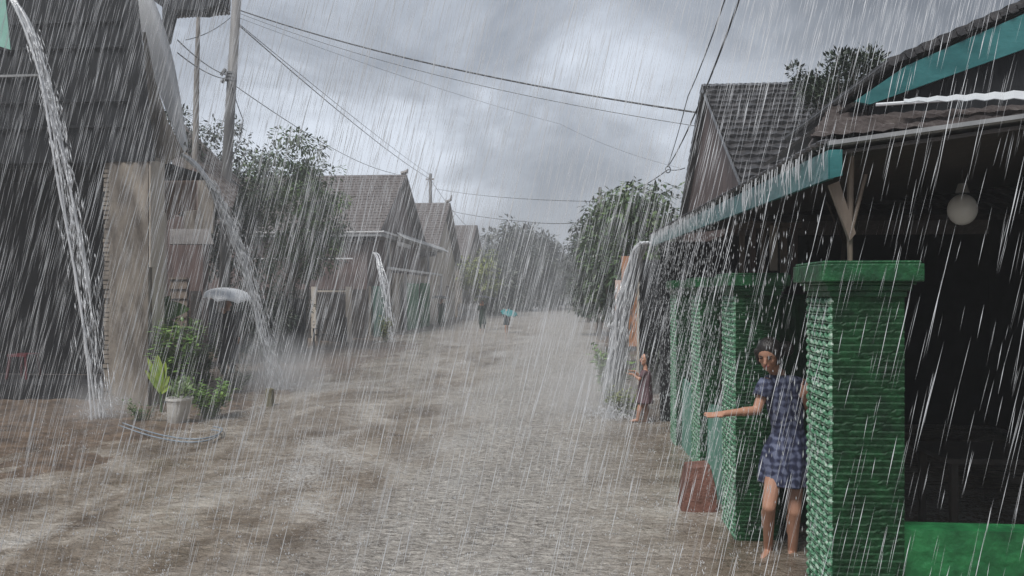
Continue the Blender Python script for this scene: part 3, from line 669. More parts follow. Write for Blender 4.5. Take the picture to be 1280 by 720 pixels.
# porch roof: eave line A-B, rising to the house
A_ = P(1035, 181, 4.0); B_ = P(815, 294, 12.1); C_ = P(1280, 147, 4.0); Cc = A_ + (C_ - A_) * (5.05 / (C_.x - A_.x)); Dd = B_ + (Cc - A_)
pr = MB(); corr(pr, A_, B_, Dd, Cc, .075, .012)
pr.build('porch_roof', M['metalgrey'], rh)
pc = MB().slab([A_ + V((.03, .02, -.03)), Cc + V((0, .02, -.03)), Dd + V((0, 0, -.03)), B_ + V((.03, 0, -.03))][::-1], -.02); pc.build('porch_ceiling', M['darkwood'], rh)
tl = MB()   # overlapping tile ends along the eave and the near end
n = 90
for k in range(n):
    t = (k + .5) / n; p = A_ * (1 - t) + B_ * t; tl.ell(p + V((.02, 0, .015)), (.07, .042, .022), 8, 5)
tl.build('tile_edge', M['tile'], rh)
MB().slab([A_ + V((0, -.01, .018)), A_ + V((0, -.01, -.004)), Cc + V((0, -.01, -.004)), Cc + V((0, -.01, .018))], .02).build('end_trim', M['metalgrey'], rh)
# teal fascia board under the eave
n_ = [A_ + V((.02, -.02, -.03)), B_ + V((.02, 0, -.03)), B_ + V((.02, 0, -.17)), A_ + V((.02, -.02, -.175))]
MB().slab(n_, -.025).build('fascia', M['teal'], rh)
MB().slab([A_ + V((-.0, -.03, -.03)), A_ + V((-.0, -.03, -.175)), A_ + V((.06, -.03, -.16)), A_ + V((.06, -.03, -.03))], .008).build('fascia_end', M['teal'], rh)
# upper gable: rake board with stepped tiles, underside dark
a0, a1 = P(1066, 127, 6.0), P(1420, -28, 6.0)
b0, b1 = P(1085, 132, 6.0), P(1420, 7, 6.0)
rk = MB().slab([P(1066, 128, 6), b0, P(1280, 62, 6), P(1420, 12, 6), P(1420, -48, 6), P(1280, 18, 6), P(1130, 84, 6)], -.04); rk.build('rake_board', M['teal'], rh)
ur = MB(); nst = 15
for k in range(nst):
    x = 1112 + k * 21; y = 88 - (k * 21) * .44
    q = P(x, y, 6.0); 
    ur.slab([q + V((-.02, -.06, .03)), q + V((.17, -.06, .085)), q + V((.17, 2.8, .085)), q + V((-.02, 2.8, .03))][::-1], .05)
    ur.tube([q + V((.0, -.07, .05)), q + V((.0, 2.8, .05))], .035, 8)
ur.build('upper_tiles', M['tile'], rh)
MB().slab([a0 + V((0, .05, 0)), a1 + V((0, .05, 0)), a1 + V((0, 2.8, 0)), a0 + V((0, 2.8, 0))], .03).build('upper_soffit', M['darkwood'], rh)
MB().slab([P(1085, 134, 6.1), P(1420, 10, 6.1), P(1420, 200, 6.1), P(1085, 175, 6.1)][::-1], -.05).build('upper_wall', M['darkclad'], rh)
# whitish metal sheet on the lower roof
ms = MB(); corr(ms, P(1130, 124, 5.4), P(1420, 104, 5.4), P(1420, 120, 5.0), P(1130, 128, 5.0), .12, .005); ms.build('metal_sheet', M['gutter'], rh)
MB().tube([P(1095, 131, 5.6), P(1240, 121, 5.5)], .012, 6).build('sheet_edge', M['gutter'], rh)
# grey lower roof band between sheet and porch edge
gb = roof_mesh(P(1040, 133, 7.4), P(1420, 118, 7.4), P(1420, 140, 4.7), P(1010, 180, 4.7), .16, .2, .03); gb.build('lower_roof', M['tilefar'], rh)
# V brace and post on pillar 1 cap
br = thing('wooden_brace', 'forked wooden post standing on the near green pillar under the porch roof', 'roof brace', P(1063, 332, 4.2))
MB().tube([P(1063, 334, 4.2), P(1062, 285, 4.2), P(1064, 190, 4.2)], [.012, .016, .016], 6).build('post', M['wood'], br)
q0, q1 = P(1038, 232, 4.2), P(1063, 292, 4.2)
MB().slab([q0 + V((-.015, 0, 0)), q0 + V((.035, 0, .02)), q1 + V((.018, 0, 0)), q1 + V((-.012, 0, -.04))], .03).build('brace', M['wood'], br)
MB().tube([P(1082, 218, 4.2), P(1064, 290, 4.2)], .01, 6).build('brace', M['wood'], br)
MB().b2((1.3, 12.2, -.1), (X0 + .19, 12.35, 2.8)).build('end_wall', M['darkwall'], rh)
# boards and drapes on the house wall seen over the gate
bo = thing('board_screen', 'weathered upright boards and pale cloth hanging behind the gate pillars', 'screen', P(960, 320, 9.5))
for k, (px, wd, y0, y1, mm) in enumerate([(925, 6, 288, 345, 'wood'), (938, 7, 284, 350, 'redwall'), (951, 6, 286, 352, 'wood'), (963, 9, 282, 338, 'plaster'), (976, 8, 285, 345, 'wood'), (990, 7, 280, 348, 'redwall')]):
    q = P(px, y1, 9.4); q2 = P(px + wd, y0, 9.4); MB().b2((q.x, 9.4, q.z), (q2.x, 9.44, q2.z)).build('board', M[mm], bo)
MB().b2((P(918, 0, 9.4).x, 9.45, 2.78), (P(1004, 0, 9.4).x, 9.5, 2.84)).build('rail', M['wood'], bo)
# hanging globe
gq = P(1203, 262, 6.2); gl = thing('globe_lamp', 'unlit milky white globe hanging in the dark porch', 'lamp', gq)
MB().ell(gq, (.105, .105, .12), 20, 14).build('globe', M['globe'], gl, smooth=True)
MB().tube([gq + V((0, 0, .13)), gq + V((0, 0, .2))], [.05, .03], 10).build('cap', M['metalgrey'], gl)
MB().tube([gq + V((0, 0, .2)), V((gq.x, gq.y, 3.15))], .006, 6).build('cord', M['wire'], gl)
# clutter inside the porch
cl = thing('porch_table', 'low dark table inside the porch behind the green wall', 'table', (3.4, 6.4, 0))
MB().b2((2.8, 6.1, .70), (4.2, 6.8, .74)).build('tabletop', M['darkwood'], cl)
for x in (2.86, 4.1):
    for y in (6.16, 6.7): MB().b2((x, y, -.05), (x + .05, y + .05, .70)).build('leg', M['darkwood'], cl)

# --- green pillars
def pillar(label, y0, full=True, sc=1.0):
    x0, x1, y1, zt = 1.28, 1.28 + .35, y0 + (.38 if y0 < 5 else .5), 1.98
    t = thing('gate_pillar', label, 'pillar', ((x0 + x1) / 2, (y0 + y1) / 2, 0), 'green pillars of the street fence')
    # core with wavy courses on camera-facing side
    mb = MB(); row = .021; nz_ = int((zt + .1) / row); nx = 26
    def hx(x, z):
        ph = (z + .1) / .036 + noise.noise(V((x * 13 + y0, z * 9, 0))) * .2
        s = ph - math.floor(ph); return (.007 * (s ** .6) + noise.noise(V((x * 40, z * 40, y0))) * .004)
    nzz = int((zt + .1) / .0085) if full else int((zt + .1) / .014)
    vs = [(x0 + (x1 - x0) * i / nx, y0 - hx(x0 + (x1 - x0) * i / nx, -.1 + (zt + .1) * j / nzz), -.1 + (zt + .1) * j / nzz) for j in range(nzz + 1) for i in range(nx + 1)]
    n = nx + 1
    mb.add(vs, [(j * n + i, j * n + i + 1, (j + 1) * n + i + 1, (j + 1) * n + i) for j in range(nzz) for i in range(nx)])
    mb.b2((x0 + .006, y0 + .004, -.1), (x1, y1, zt))
    mb.build('shaft', M['green'], t)
    # street side: rows of shell-like knobs between rims
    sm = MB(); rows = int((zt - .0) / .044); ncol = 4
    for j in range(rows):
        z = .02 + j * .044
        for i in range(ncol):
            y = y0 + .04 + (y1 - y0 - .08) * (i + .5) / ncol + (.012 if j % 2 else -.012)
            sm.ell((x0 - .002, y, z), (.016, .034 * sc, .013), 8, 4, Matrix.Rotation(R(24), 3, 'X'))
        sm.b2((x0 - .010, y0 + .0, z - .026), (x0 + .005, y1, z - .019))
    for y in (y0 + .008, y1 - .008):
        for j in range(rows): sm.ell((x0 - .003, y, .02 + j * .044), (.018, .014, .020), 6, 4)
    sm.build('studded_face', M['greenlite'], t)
    c_ = MB(); 
    for (o, z0, z1) in ((.012, zt, zt + .03), (.03, zt + .03, zt + .06), (.045, zt + .06, zt + .075), (.07, zt + .075, zt + .165), (.06, zt + .165, zt + .18)):
        c_.b2((x0 - o, y0 - o, z0), (x1 + o, y1 + o, z1))
    co_ = c_.build('capital', M['capgreen'], t)
    bv = co_.modifiers.new('bevel', 'BEVEL'); bv.width = .006; bv.segments = 2
    return t
pillar('nearest and largest green pillar, right of the woman', 4.0)
pillar('green pillar directly behind the woman with her arm across it', 6.38)
pillar('third green pillar along the fence, behind the red-brown block', 8.2, False)
pillar('farthest green pillar, closest to the little girl', 10.15, False)
# low green wall at the bottom right
lw = MB().b2((1.64, 4.12, -.1), (7, 4.26, .78)); tag(lw.build('low_wall', M['greenwall']), 'bright green low wall right of the nearest pillar', 'wall')
def panel(label, y0, y1, z0, z1):
    t = thing('fence_panel', label, 'fence panel', (1.36, (y0 + y1) / 2, 0), 'sea-green fence panels')
    mb = MB(); corr(mb, (1.36, y0, z0), (1.36, y1, z1), (1.35, y1, 0.0), (1.35, y0, 0.0), .15, .01); mb.build('sheet', M['tealpanel'], t)
    MB().slab([(1.37, y0, z0 + .03), (1.37, y1, z1 + .03), (1.37, y1, z1 - .02), (1.37, y0, z0 - .02)], .035).build('top_rail', M['tealpanel'], t)
    for k in range(6):
        y = y0 + (y1 - y0) * (k + .5) / 6; MB().tube([(1.47, y, .1), (1.47, y, 1.75)], .009, 6).build('bar', M['darkwood'], t)
    MB().b2((1.455, y0, 1.72), (1.485, y1, 1.76)).build('rail', M['darkwood'], t)
    MB().b2((1.5, y0, -.05), (1.52, y1, 1.70)).build('backing', M['darkclad'], t)
panel('sea-green sheet panel between the second and third pillars', 6.89, 8.19, .95, .80)
panel('sea-green sheet panel between the third and farthest pillars', 8.72, 10.14, .80, .85)
gw = thing('dark_gate', 'dark green solid gate leaf standing open behind the woman', 'gate', (1.9, 6.9, 0))
corr(g2 := MB(), (1.66, 6.62, 1.95), (2.6, 6.85, 1.95), (2.6, 6.85, .06), (1.66, 6.62, .06), .09, .01); g2.build('leaf', M['green'], gw)
MB().tube([(1.66, 6.60, 1.97), (2.6, 6.83, 1.97)], .02, 8).build('rail', M['green'], gw)
# end wall and orange boards beyond the porch
oq = PX(797, 320, 1.2)
ow = thing('orange_door', 'orange-brown board door with a pale edge behind the waterfall', 'door', (1.1, 15.3, 0))
q0, q1 = P(777, 0, 15.2), P(796, 0, 15.2)
MB().b2((q0.x, 15.2, .95), (q1.x, 15.26, 2.72)).build('boards', M['orange'], ow)
MB().b2((q1.x, 15.18, .2), (q1.x + .045, 15.28, 2.75)).build('edge_post', M['plaster'], ow)
q2 = P(769, 0, 15.24); MB().b2((q2.x, 15.24, .3), (q0.x - .01, 15.30, 2.25)).build('side_board', M['pink'], ow)
tag(MB().b2((q1.x + .06, 15.4, -.1), (4.5, 15.6, 2.65)).build('neighbour_wall', M['darkclad']), 'dark wall right of the orange-brown door', 'wall')
# brown block
k0 = G(872, 634)
bb = MB(); bb.loft([[(k0.x - .17, k0.y - .15, -.05), (k0.x + .17, k0.y - .15, -.05), (k0.x + .17, k0.y + .15, -.05), (k0.x - .17, k0.y + .15, -.05)],
                    [(k0.x - .15, k0.y - .13, .2), (k0.x + .15, k0.y - .14, .2), (k0.x + .15, k0.y + .13, .2), (k0.x - .15, k0.y + .13, .2)],
                    [(k0.x - .11, k0.y - .11, .40), (k0.x + .10, k0.y - .11, .42), (k0.x + .10, k0.y + .11, .42), (k0.x - .11, k0.y + .11, .40)]])
o = tag(bb.build('stone_block', M['brick']), 'red-brown tapered block standing in the water by the fence', 'block'); bv = o.modifiers.new('b', 'BEVEL'); bv.width = .015; bv.segments = 2
# short stub post in the road
k1 = G(337, 507)
o = tag(MB().tube([(k1.x, k1.y, -.05), (k1.x, k1.y, .2), (k1.x + .01, k1.y, .30)], [.085, .08, .075], 8).build('wooden_stub', mat('mossy_wood', (.10, .09, .05), (.2, .18, .11), .7, 12, .6, 30)), 'short mossy stub post below the falling gutter water', 'post')

# bush growing above the right porch roof
tree('roof_bush', 'dark bush of feathery clumps growing behind the teal rake board', **Tr(1050, 8.2, 1000, 1118, 72, 128, ncl=48, nl=110, ls=.055, lm='leafdark', cat='bush', cl=.14, tr=.03, droop=-.6))
# ------------------------------------------------------------------ plants on the left by the pillar
def blade(mb, base, tip, w, n=8, droop=.25, nrm=V((0, -1, 0))):
    base = V(base); tip = V(tip); L_ = (tip - base).length; vs = []
    side = (tip - base).normalized().cross(nrm)
    if side.length < .05: side = V((1, 0, 0))
    side.normalize()
    for k in range(n + 1):
        t = k / n; c = base * (1 - t) + tip * t + V((0, 0, 1)) * (L_ * droop * 4 * t * (1 - t) * .5)
        ww = w * math.sin(math.pi * min(1, .06 + t * .94)) ** .7
        fold = nrm * (ww * .25)
        vs += [c - side * ww + fold, c, c + side * ww + fold]
    fs = []
    for k in range(n):
        a = k * 3; fs += [(a, a + 1, a + 4, a + 3), (a + 1, a + 2, a + 5, a + 4)]
    mb.add(vs, fs)
bp_ = thing('broad_leaf_plant', 'banana-like plant with one broad leaf beside the concrete pillar', 'plant', P(196, 366, 14))
s0 = P(196, 366, 13.9)
m_ = MB(); blade(m_, P(186, 402, 13.9), P(237, 386, 13.7), .17, 12, .18); blade(m_, P(189, 405, 14), P(214, 370, 14.0), .1, 10, .2); blade(m_, P(186, 410, 13.8), P(232, 418, 13.5), .1, 10, .3)
m_.build('leaf', M['leafbana'], bp_)
MB().tube([(s0.x - .1, 13.95, -.1), P(192, 430, 13.95), P(188, 402, 13.9)], [.06, .05, .03], 8).build('stem', M['leafmid'], bp_)
lp_ = thing('lime_plant', 'lime yellow-green plant with upright leaves at the pillar base', 'plant', G(202, 520))
m_ = MB(); cb_ = G(202, 516); D0 = cb_.y
for (x, y, w_) in ((184, 446, .05), (197, 443, .085), (207, 452, .07), (190, 462, .06), (212, 470, .05), (181, 462, .045), (214, 482, .045)):
    blade(m_, P(201, 492, D0), P(x, y, D0 + random.uniform(-.15, .15)), w_, 8, .12)
m_.build('leaf', M['leaflime'], lp_); MB().tube([cb_, P(201, 490, D0)], .02, 6).build('stem', M['leafmid'], lp_)
def leafy(name, label, px, pyb, pyt, wpx, nst, leaf, lm, n=26, cat='plant', group='garden plants by the pillar'):
    g_ = G(px, pyb); hgt = (pyb - pyt) / F * g_.y; wd = wpx / F * g_.y
    t = thing(name, label, cat, g_, group); m1 = MB(); m2 = MB()
    for s in range(nst):
        a = rdir(); top = g_ + V((a.x * wd * .5, a.y * wd * .4, hgt * random.uniform(.55, 1.0)))
        mid = g_ + (top - g_) * .5 + V((a.x * .03, 0, .03)); m2.tube([g_ + V((a.x * .06, a.y * .06, -.05)), mid, top], [.01, .007, .004], 5)
        for k in range(int(n * 1.8)):
            tt = random.uniform(.15, 1.02); p = g_ + (top - g_) * tt + rdir() * .07; d = rdir(); d.z = abs(d.z) * .5 - .1
            leafquad(m1, p, d, V((0, 0, 1)) + rdir() * .4, leaf * random.uniform(.6, 1.3), leaf * random.uniform(.3, .5))
    m1.build('foliage', M[lm], t); m2.build('stem', M['leafmid'], t); return t
leafy('leafy_plant', 'tall leafy plant behind the white pot', 224, 508, 392, 66, 26, .16, 'leafbright', 30)
leafy('leafy_plant', 'pale spotted plant just under the broad banana-like leaf', 212, 505, 400, 30, 12, .14, 'leaflime', 14)
leafy('leafy_plant', 'dark plant between the white pot and the umbrella carrier', 252, 492, 404, 56, 18, .14, 'leafmid', 24)
leafy('leafy_plant', 'low weeds right of the white pot', 262, 522, 470, 70, 22, .11, 'leafbright', 18)
leafy('leafy_plant', 'short weeds at the feet of the umbrella carrier', 292, 492, 450, 50, 10, .09, 'leafdark', 18)
leafy('leafy_plant', 'sparse weeds at the foot of the concrete pillar', 178, 528, 500, 40, 10, .07, 'leafmid', 12)
gp0 = G(221, 529); pt_ = thing('flower_pot', 'dirty white tapered pot leaning at the edge of the flooded road', 'plant pot', gp0)
pm = MB(); rr0 = [(.115, -.02), (.12, .0), (.15, .12), (.175, .30), (.19, .36), (.20, .36), (.20, .395), (.18, .395), (.17, .34)]
n = 20; ringsp = []
for r_0, z in rr0: ringsp.append([gp0 + V((r_0 * math.cos(2 * math.pi * i / n) + z * .12, r_0 * math.sin(2 * math.pi * i / n), z)) for i in range(n)])
pm.loft(ringsp); pm.build('pot', M['pot'], pt_, smooth=False)
pl_ = MB()
for k in range(60):
    d = rdir(); d.z = abs(d.z) + .4; leafquad(pl_, gp0 + V((.05 + random.uniform(-.1, .1), random.uniform(-.1, .1), .36 + random.random() * .25)), d, V((0, -1, .3)) + rdir() * .5, .14, .05)
pl_.build('plant', M['leafmid'], pt_)
# hose loop
hp = [(150, 536), (175, 545), (205, 553), (235, 557), (258, 555), (272, 549), (274, 543), (262, 541)]
hm_ = MB()
for off in (0, 1):
    pts = [G(x + off * 3, y - off * 2) + V((0, 0, .045 + .02 * off)) for x, y in hp]; 
    sm_ = []
    for i in range(len(pts) - 1):
        a, b = pts[max(i - 1, 0)], pts[i]; c, d = pts[i + 1], pts[min(i + 2, len(pts) - 1)]
        for k in range(5):
            t = k / 5; sm_.append(.5 * ((2 * b) + (c - a) * t + (2 * a - 5 * b + 4 * c - d) * t * t + (3 * b - a - 3 * c + d) * t ** 3))
    hm_.tube(sm_, .010, 8)
tag(hm_.build('garden_hose', M['hose'], smooth=True), 'pale blue hose loop lying in the muddy water by the pot', 'hose')
# plants under the waterfall on the right
leafy('leafy_plant', 'wet plants beaten down under the waterfall beside the girl', 764, 505, 428, 50, 20, .16, 'leafbright', 22, group='plants under the waterfall')
leafy('leafy_plant', 'darker clump at the fence corner behind the girl', 812, 492, 430, 26, 10, .13, 'leafdark', 20, group='plants under the waterfall')
leafy('leafy_plant', 'low yellowish grass at the foot of the waterfall', 782, 520, 488, 50, 16, .10, 'leafyel', 14, group='plants under the waterfall')
leafy('leafy_plant', 'grassy clump left of the waterfall', 756, 478, 440, 22, 8, .12, 'leafmid', 18, group='plants under the waterfall')
leafy('leafy_plant', 'bright wet plants under the thin fall by the porch corner', 482, 428, 392, 16, 10, .16, 'leafyel', 18, group='plants by the far porch')
# step on the right far
q = G(738, 392); tag(MB().b2((q.x - .1, q.y - .6, 0), (q.x + .9, q.y + .2, .3)).build('stone_step', M['conc']), 'low stone step at the right edge far down the road', 'step')

# ------------------------------------------------------------------ people
def remesh(name, mb, vox, m, parent, smooth_it=4):
    me = bpy.data.meshes.new(name); me.from_pydata(mb.v, [], mb.f); me.update()
    o = bpy.data.objects.new('tmp_body', me); C.objects.link(o)
    r = o.modifiers.new('r', 'REMESH'); r.mode = 'VOXEL'; r.voxel_size = vox; r.use_smooth_shade = True
    s = o.modifiers.new('s', 'SMOOTH'); s.factor = .5; s.iterations = smooth_it
    dg = bpy.context.evaluated_depsgraph_get(); ev_ = o.evaluated_get(dg)
    me2 = bpy.data.meshes.new_from_object(ev_); me2.name = name
    bpy.data.objects.remove(o); me2.materials.clear(); me2.materials.append(m)
    me2.polygons.foreach_set('use_smooth', [True] * len(me2.polygons))
    o2 = bpy.data.objects.new(name, me2); C.objects.link(o2); o2.parent = parent
    o2.location = -parent.location
    return o2
def frame(fwd):
    fwd = V(fwd).normalized(); s = fwd.cross(V((0, 0, 1))).normalized(); return fwd, s, s.cross(fwd)
def head(mb, c, fwd, h=.215):
    """skull, jaw, nose, ears, brow; fwd = look direction"""
    f, s, u = frame(fwd); Mx = Matrix((s, f, u)).transposed()
    k = h / .215
    mb.ell(c + u * .02 * k, (.073 * k, .088 * k, .088 * k), 20, 14, Mx)
    mb.ell(c - u * .035 * k + f * .022 * k, (.056 * k, .060 * k, .072 * k), 16, 12, Mx)
    mb.ell(c - u * .082 * k + f * .05 * k, (.028 * k, .025 * k, .02 * k), 12, 8, Mx)
    mb.cap(c + f * .084 * k + u * .012 * k, c + f * .103 * k - u * .022 * k, .009 * k, .0135 * k, 10)
    mb.ell(c + f * .079 * k - u * .048 * k, (.023 * k, .011 * k, .010 * k), 10, 6, Mx)
    for a in (-1, 1):
        mb.ell(c + s * a * .074 * k - f * .005 * k - u * .008 * k, (.010 * k, .018 * k, .030 * k), 10, 8, Mx)
        mb.ell(c + s * a * .034 * k + f * .060 * k - u * .018 * k, (.022 * k, .02 * k, .02 * k), 10, 8, Mx)
    return f, s, u
def face_parts(c, fwd, par, h=.215):
    f, s, u = frame(fwd); k = h / .215; Mx = Matrix((s, f, u)).transposed()
    for a in (-1, 1):
        MB().ell(c + s * a * .030 * k + f * .0805 * k + u * .008 * k, (.013 * k, .008 * k, .006 * k), 10, 6, Mx).build('eye', M['eye'], par)
    mb = MB()
    for a in (-1, 1): mb.cap(c + s * a * .017 * k + f * .088 * k + u * .024 * k, c + s * a * .045 * k + f * .078 * k + u * .026 * k, .004 * k, .003 * k, 6)
    mb.build('eyebrow', M['hair'], par)
    MB().ell(c + f * .087 * k - u * .049 * k, (.022 * k, .008 * k, .0075 * k), 10, 6, Mx).build('mouth', M['lip'], par)
def hand(mb, wrist, fdir, palmn, thumbside, L_=.17, curl=.25, k=1.0):
    """palm + 4 fingers + thumb. palmn = direction the palm faces; thumbside = direction of the thumb"""
    f = V(fdir).normalized(); n = V(palmn); n = (n - f * n.dot(f)).normalized(); t = V(thumbside); t = (t - f * t.dot(f) - n * t.dot(n)).normalized()
    pl = L_ * .50; pc = wrist + f * pl * .52
    Mx = Matrix((t, f, n)).transposed()
    mb.ell(pc, (.038 * k, pl * .62, .016 * k), 14, 10, Mx)
    mb.cap(wrist - f * .02, wrist + f * .03, .021 * k, .022 * k)
    for i, (o, ln) in enumerate(((.028, .42), (.010, .47), (-.009, .44), (-.027, .35))):
        p = wrist + f * pl * .9 + t * o * k; d = f + t * (o * 3.4)
        a = p; lens = [ln * L_ * .45, ln * L_ * .32, ln * L_ * .25]; r = .0095 * k
        for j, l_ in enumerate(lens):
            d = (d + n * (curl * (.4 + j * .5))).normalized(); b = a + d * l_; mb.cap(a, b, r, r * .9, 8); a = b; r *= .9
    p = wrist + f * pl * .25 + t * .026 * k; d = (f * .6 + t * .8 + n * .2).normalized(); b = p + d * L_ * .22; mb.cap(p, b, .0125 * k, .0105 * k, 8)
    d = (f * .85 + t * .35 + n * .35).normalized(); mb.cap(b, b + d * L_ * .18, .0105 * k, .0085 * k, 8)
def ring_pts(c, rx, ry, ax, ay, n=28, fold=0, ph=0, nf=9):
    out = []
    for i in range(n):
        a = 2 * math.pi * i / n; k = 1 + fold * math.sin(nf * a + ph) + (.05 + fold) * noise.noise(V((math.cos(a) * 3 + c.x * 5, math.sin(a) * 3, ph * 1.7)))
        out.append(c + ax * (rx * k * math.cos(a)) + ay * (ry * k * math.sin(a)))
    return out
def dress(name, m, par, secs, ax, ay, fold=.05, n=36):
    rg = []
    for i, (c, rx, ry) in enumerate(secs): rg.append(ring_pts(V(c), rx, ry, ax, ay, n, fold * (i / (len(secs) - 1)) ** 1.2, i * .3))
    mb = MB(); mb.loft(rg, False); mb.f.append(tuple(range(n))[::-1] )
    o = mb.build(name, m, par, smooth=True); s = o.modifiers.new('s', 'SOLIDIFY'); s.thickness = .006; s.offset = 1
    s2 = o.modifiers.new('ss', 'SUBSURF'); s2.levels = 1; s2.render_levels = 1
    return o

# ---- woman
wb = G(980, 692); DW = 5.93
def W(px, py, dd=0): return PD(px, py, DW + dd)
wo = thing('person', 'woman in a blue plaid short dress reaching her hand into the rain', 'person', wb)
mb = MB()
hc_ = W(961, 444, -.11); look = (-rt * .55 - fw * .78 - up * .34)
head(mb, hc_, look, .225)
neck = W(972, 468, .0); mb.cap(neck, hc_ - up * .03 + fw * .03, .05, .05)
chest = W(981, 500, 0); waist = W(984, 538, 0); hip = W(982, 562, 0)
fr_ = (-rt * .55 - fw * .83).normalized(); sd_ = fr_.cross(up).normalized()   # body front, her left... side axis
shR = W(958, 480, -.06); shL = W(1003, 481, .05)
mb.cap(shR, shL, .052, .052); mb.cap(neck, chest, .06, .1)
Mx = Matrix(((shL - shR).normalized(), fw, up)).transposed()
mb.ell(W(981, 503), (.14, .1, .16), 18, 12, Mx); mb.ell(waist, (.108, .082, .13), 18, 12, Mx); mb.ell(hip, (.135, .10, .12), 18, 12, Mx)
for (h_, kx, ax_) in (((970, 575, -.02), (961, 634, -.13), (960, 686, .04)), ((994, 575, .03), (993, 640, -.08), (990, 696, .02))):
    h3, k3, a3 = W(*h_), W(*kx), W(*ax_)
    mb.cap(h3, k3, .074, .05); mb.cap(k3, a3, .05, .033); mb.cap(k3 + (a3 - k3) * .15 + fw * .02, k3 + (a3 - k3) * .45 + fw * .02, .05, .045)
    toe = V((a3.x, a3.y, -.03)) + (-rt * .10 - fw * .16)
    mb.cap(V((a3.x, a3.y, -.02)), toe, .036, .026)
    mb.cap(a3, V((a3.x, a3.y, -.02)), .034, .038)
el = W(946, 513, -.10); wr = W(905, 517, -.16)
mb.cap(shR, el, .046, .036); mb.cap(el, wr, .036, .024); mb.cap(el, el + (wr - el) * .4, .034, .036)
hand(mb, wr, (W(880, 520, -.18) - wr), up * .9 - fw * .3, fw * .2 - rt * .1 - fw * .9, .17, .10, 1.0)
el2 = W(1014, 518, .02); wr2 = W(1004, 492, -.16)
mb.cap(shL, el2, .046, .036); mb.cap(el2, wr2, .036, .024); hand(mb, wr2, up * .7 + rt * .4 - fw * .4, rt * .6 + fw * .5, -rt, .16, .6)
remesh('body', mb, .0055, M['skin'], wo, 3)
face_parts(hc_, look, wo, .225)
f, s, u = frame(look); hm2 = MB(); Mh = Matrix((s, f, u)).transposed()
hm2.ell(hc_ + u * .047 - f * .019, (.091, .101, .088), 22, 14, Mh); hm2.ell(hc_ - f * .055 - u * .012, (.092, .075, .10), 18, 12, Mh)
hm2.ell(W(983, 436, .03), (.062, .06, .06), 14, 10); hm2.ell(hc_ + u * .082 + f * .018, (.055, .045, .026), 14, 10, Mh)
for a in (-1, 1): hm2.cap(hc_ + s * a * .074 + f * .045 + u * .05, hc_ + s * a * .084 + f * .0 - u * .07, .022, .012)
remesh('hair', hm2, .007, M['hair'], wo, 2)
sx_ = (shL - shR).normalized(); sy_ = up.cross(sx_).normalized()
dress('dress', M['plaid'], wo, [(W(977, 468), .09, .075), (W(979, 470.5), .172, .095), (W(981, 480), .18, .11), (W(981, 495), .162, .118), (W(981, 512), .15, .115), (W(984, 530), .132, .104), (W(985, 540), .126, .10), (W(985, 546), .14, .115), (W(983, 558), .168, .145), (W(981, 575), .175, .165), (W(980, 592), .18, .18), (W(979, 605), .178, .185)], sx_, sy_, .09)
for sh_, ee in ((shR, el), (shL, el2)):
    d_ = (ee - sh_).normalized(); axx = d_.orthogonal().normalized(); ayy = d_.cross(axx)
    m2 = MB(); m2.loft([ring_pts(sh_ - d_ * .03, .05, .05, axx, ayy, 20), ring_pts(sh_ + d_ * .02, .062, .062, axx, ayy, 20), ring_pts(sh_ + d_ * .11, .064, .064, axx, ayy, 20, .05)], False)
    so_ = m2.build('sleeve', M['plaid'], wo, smooth=True); q_ = so_.modifiers.new('s', 'SOLIDIFY'); q_.thickness = .006; q_.offset = 1

# ---- girl
gb_ = G(803, 528); DG = 11.85
def K(px, py, dd=0): return PD(px, py, DG + dd)
gi = thing('person', 'little girl in a mauve dress holding out both hands to the waterfall', 'person', gb_)
mb = MB(); gc = K(807, 449.5); lk = (-rt * .9 - fw * .25 + up * .15); head(mb, gc, lk, .19)
mb.cap(gc - up * .08, K(807, 463), .036, .04)
cen_ = K(807, 474); Mg = Matrix((rt, fw, up)).transposed()
mb.ell(cen_, (.075, .1, .13), 16, 12, Mg); mb.ell(K(806, 490), (.085, .105, .11), 16, 12, Mg); mb.cap(K(807, 465, -.08), K(807, 465, .08), .038, .038)
for dd, kx, ax_ in ((-.05, (799, 513), (797, 525)), (.06, (808, 514), (808, 526))):
    h3 = K(805, 494, dd); k3 = K(kx[0], kx[1], dd - .01); a3 = K(ax_[0], ax_[1], dd); mb.cap(h3, k3, .058, .04); mb.cap(k3, a3, .038, .026); mb.cap(a3, a3 + V((-.09, 0, -.015)), .026, .02)
for dd, e_px, w_px in ((-.1, (799, 474), (791, 468)), (.1, (800, 471), (793, 464))):
    s3, e3, w3 = K(806, 466, dd), K(e_px[0], e_px[1], dd * 1.1), K(w_px[0], w_px[1], dd * .7); mb.cap(s3, e3, .032, .026); mb.cap(e3, w3, .026, .018)
    hand(mb, w3, (-rt * .95 + up * .1), up * .9 - rt * .2, fw * (1 if dd < 0 else -1) , .12, .2, .72)
remesh('body', mb, .006, M['skin'], gi, 2)
face_parts(gc, lk, gi, .19)
f, s, u = frame(lk); Mh = Matrix((s, f, u)).transposed(); hm2 = MB()
hm2.ell(gc + u * .03 - f * .02, (.076, .082, .078), 20, 12, Mh); hm2.ell(gc - f * .05 - u * .04, (.072, .05, .085), 16, 10, Mh)
for a in (-1, 1): hm2.cap(gc + s * a * .062 + u * .03, gc + s * a * .066 - u * .075 - f * .01, .018, .014)
remesh('hair', hm2, .008, M['hair'], gi, 2)
dress('dress', M['maroon'], gi, [(K(807, 462), .05, .07), (K(807, 464.5), .08, .13), (K(807, 472), .095, .135), (K(806.5, 481), .1, .13), (K(806, 492), .115, .145), (K(805.5, 504), .135, .165)], rt, fw, .06)
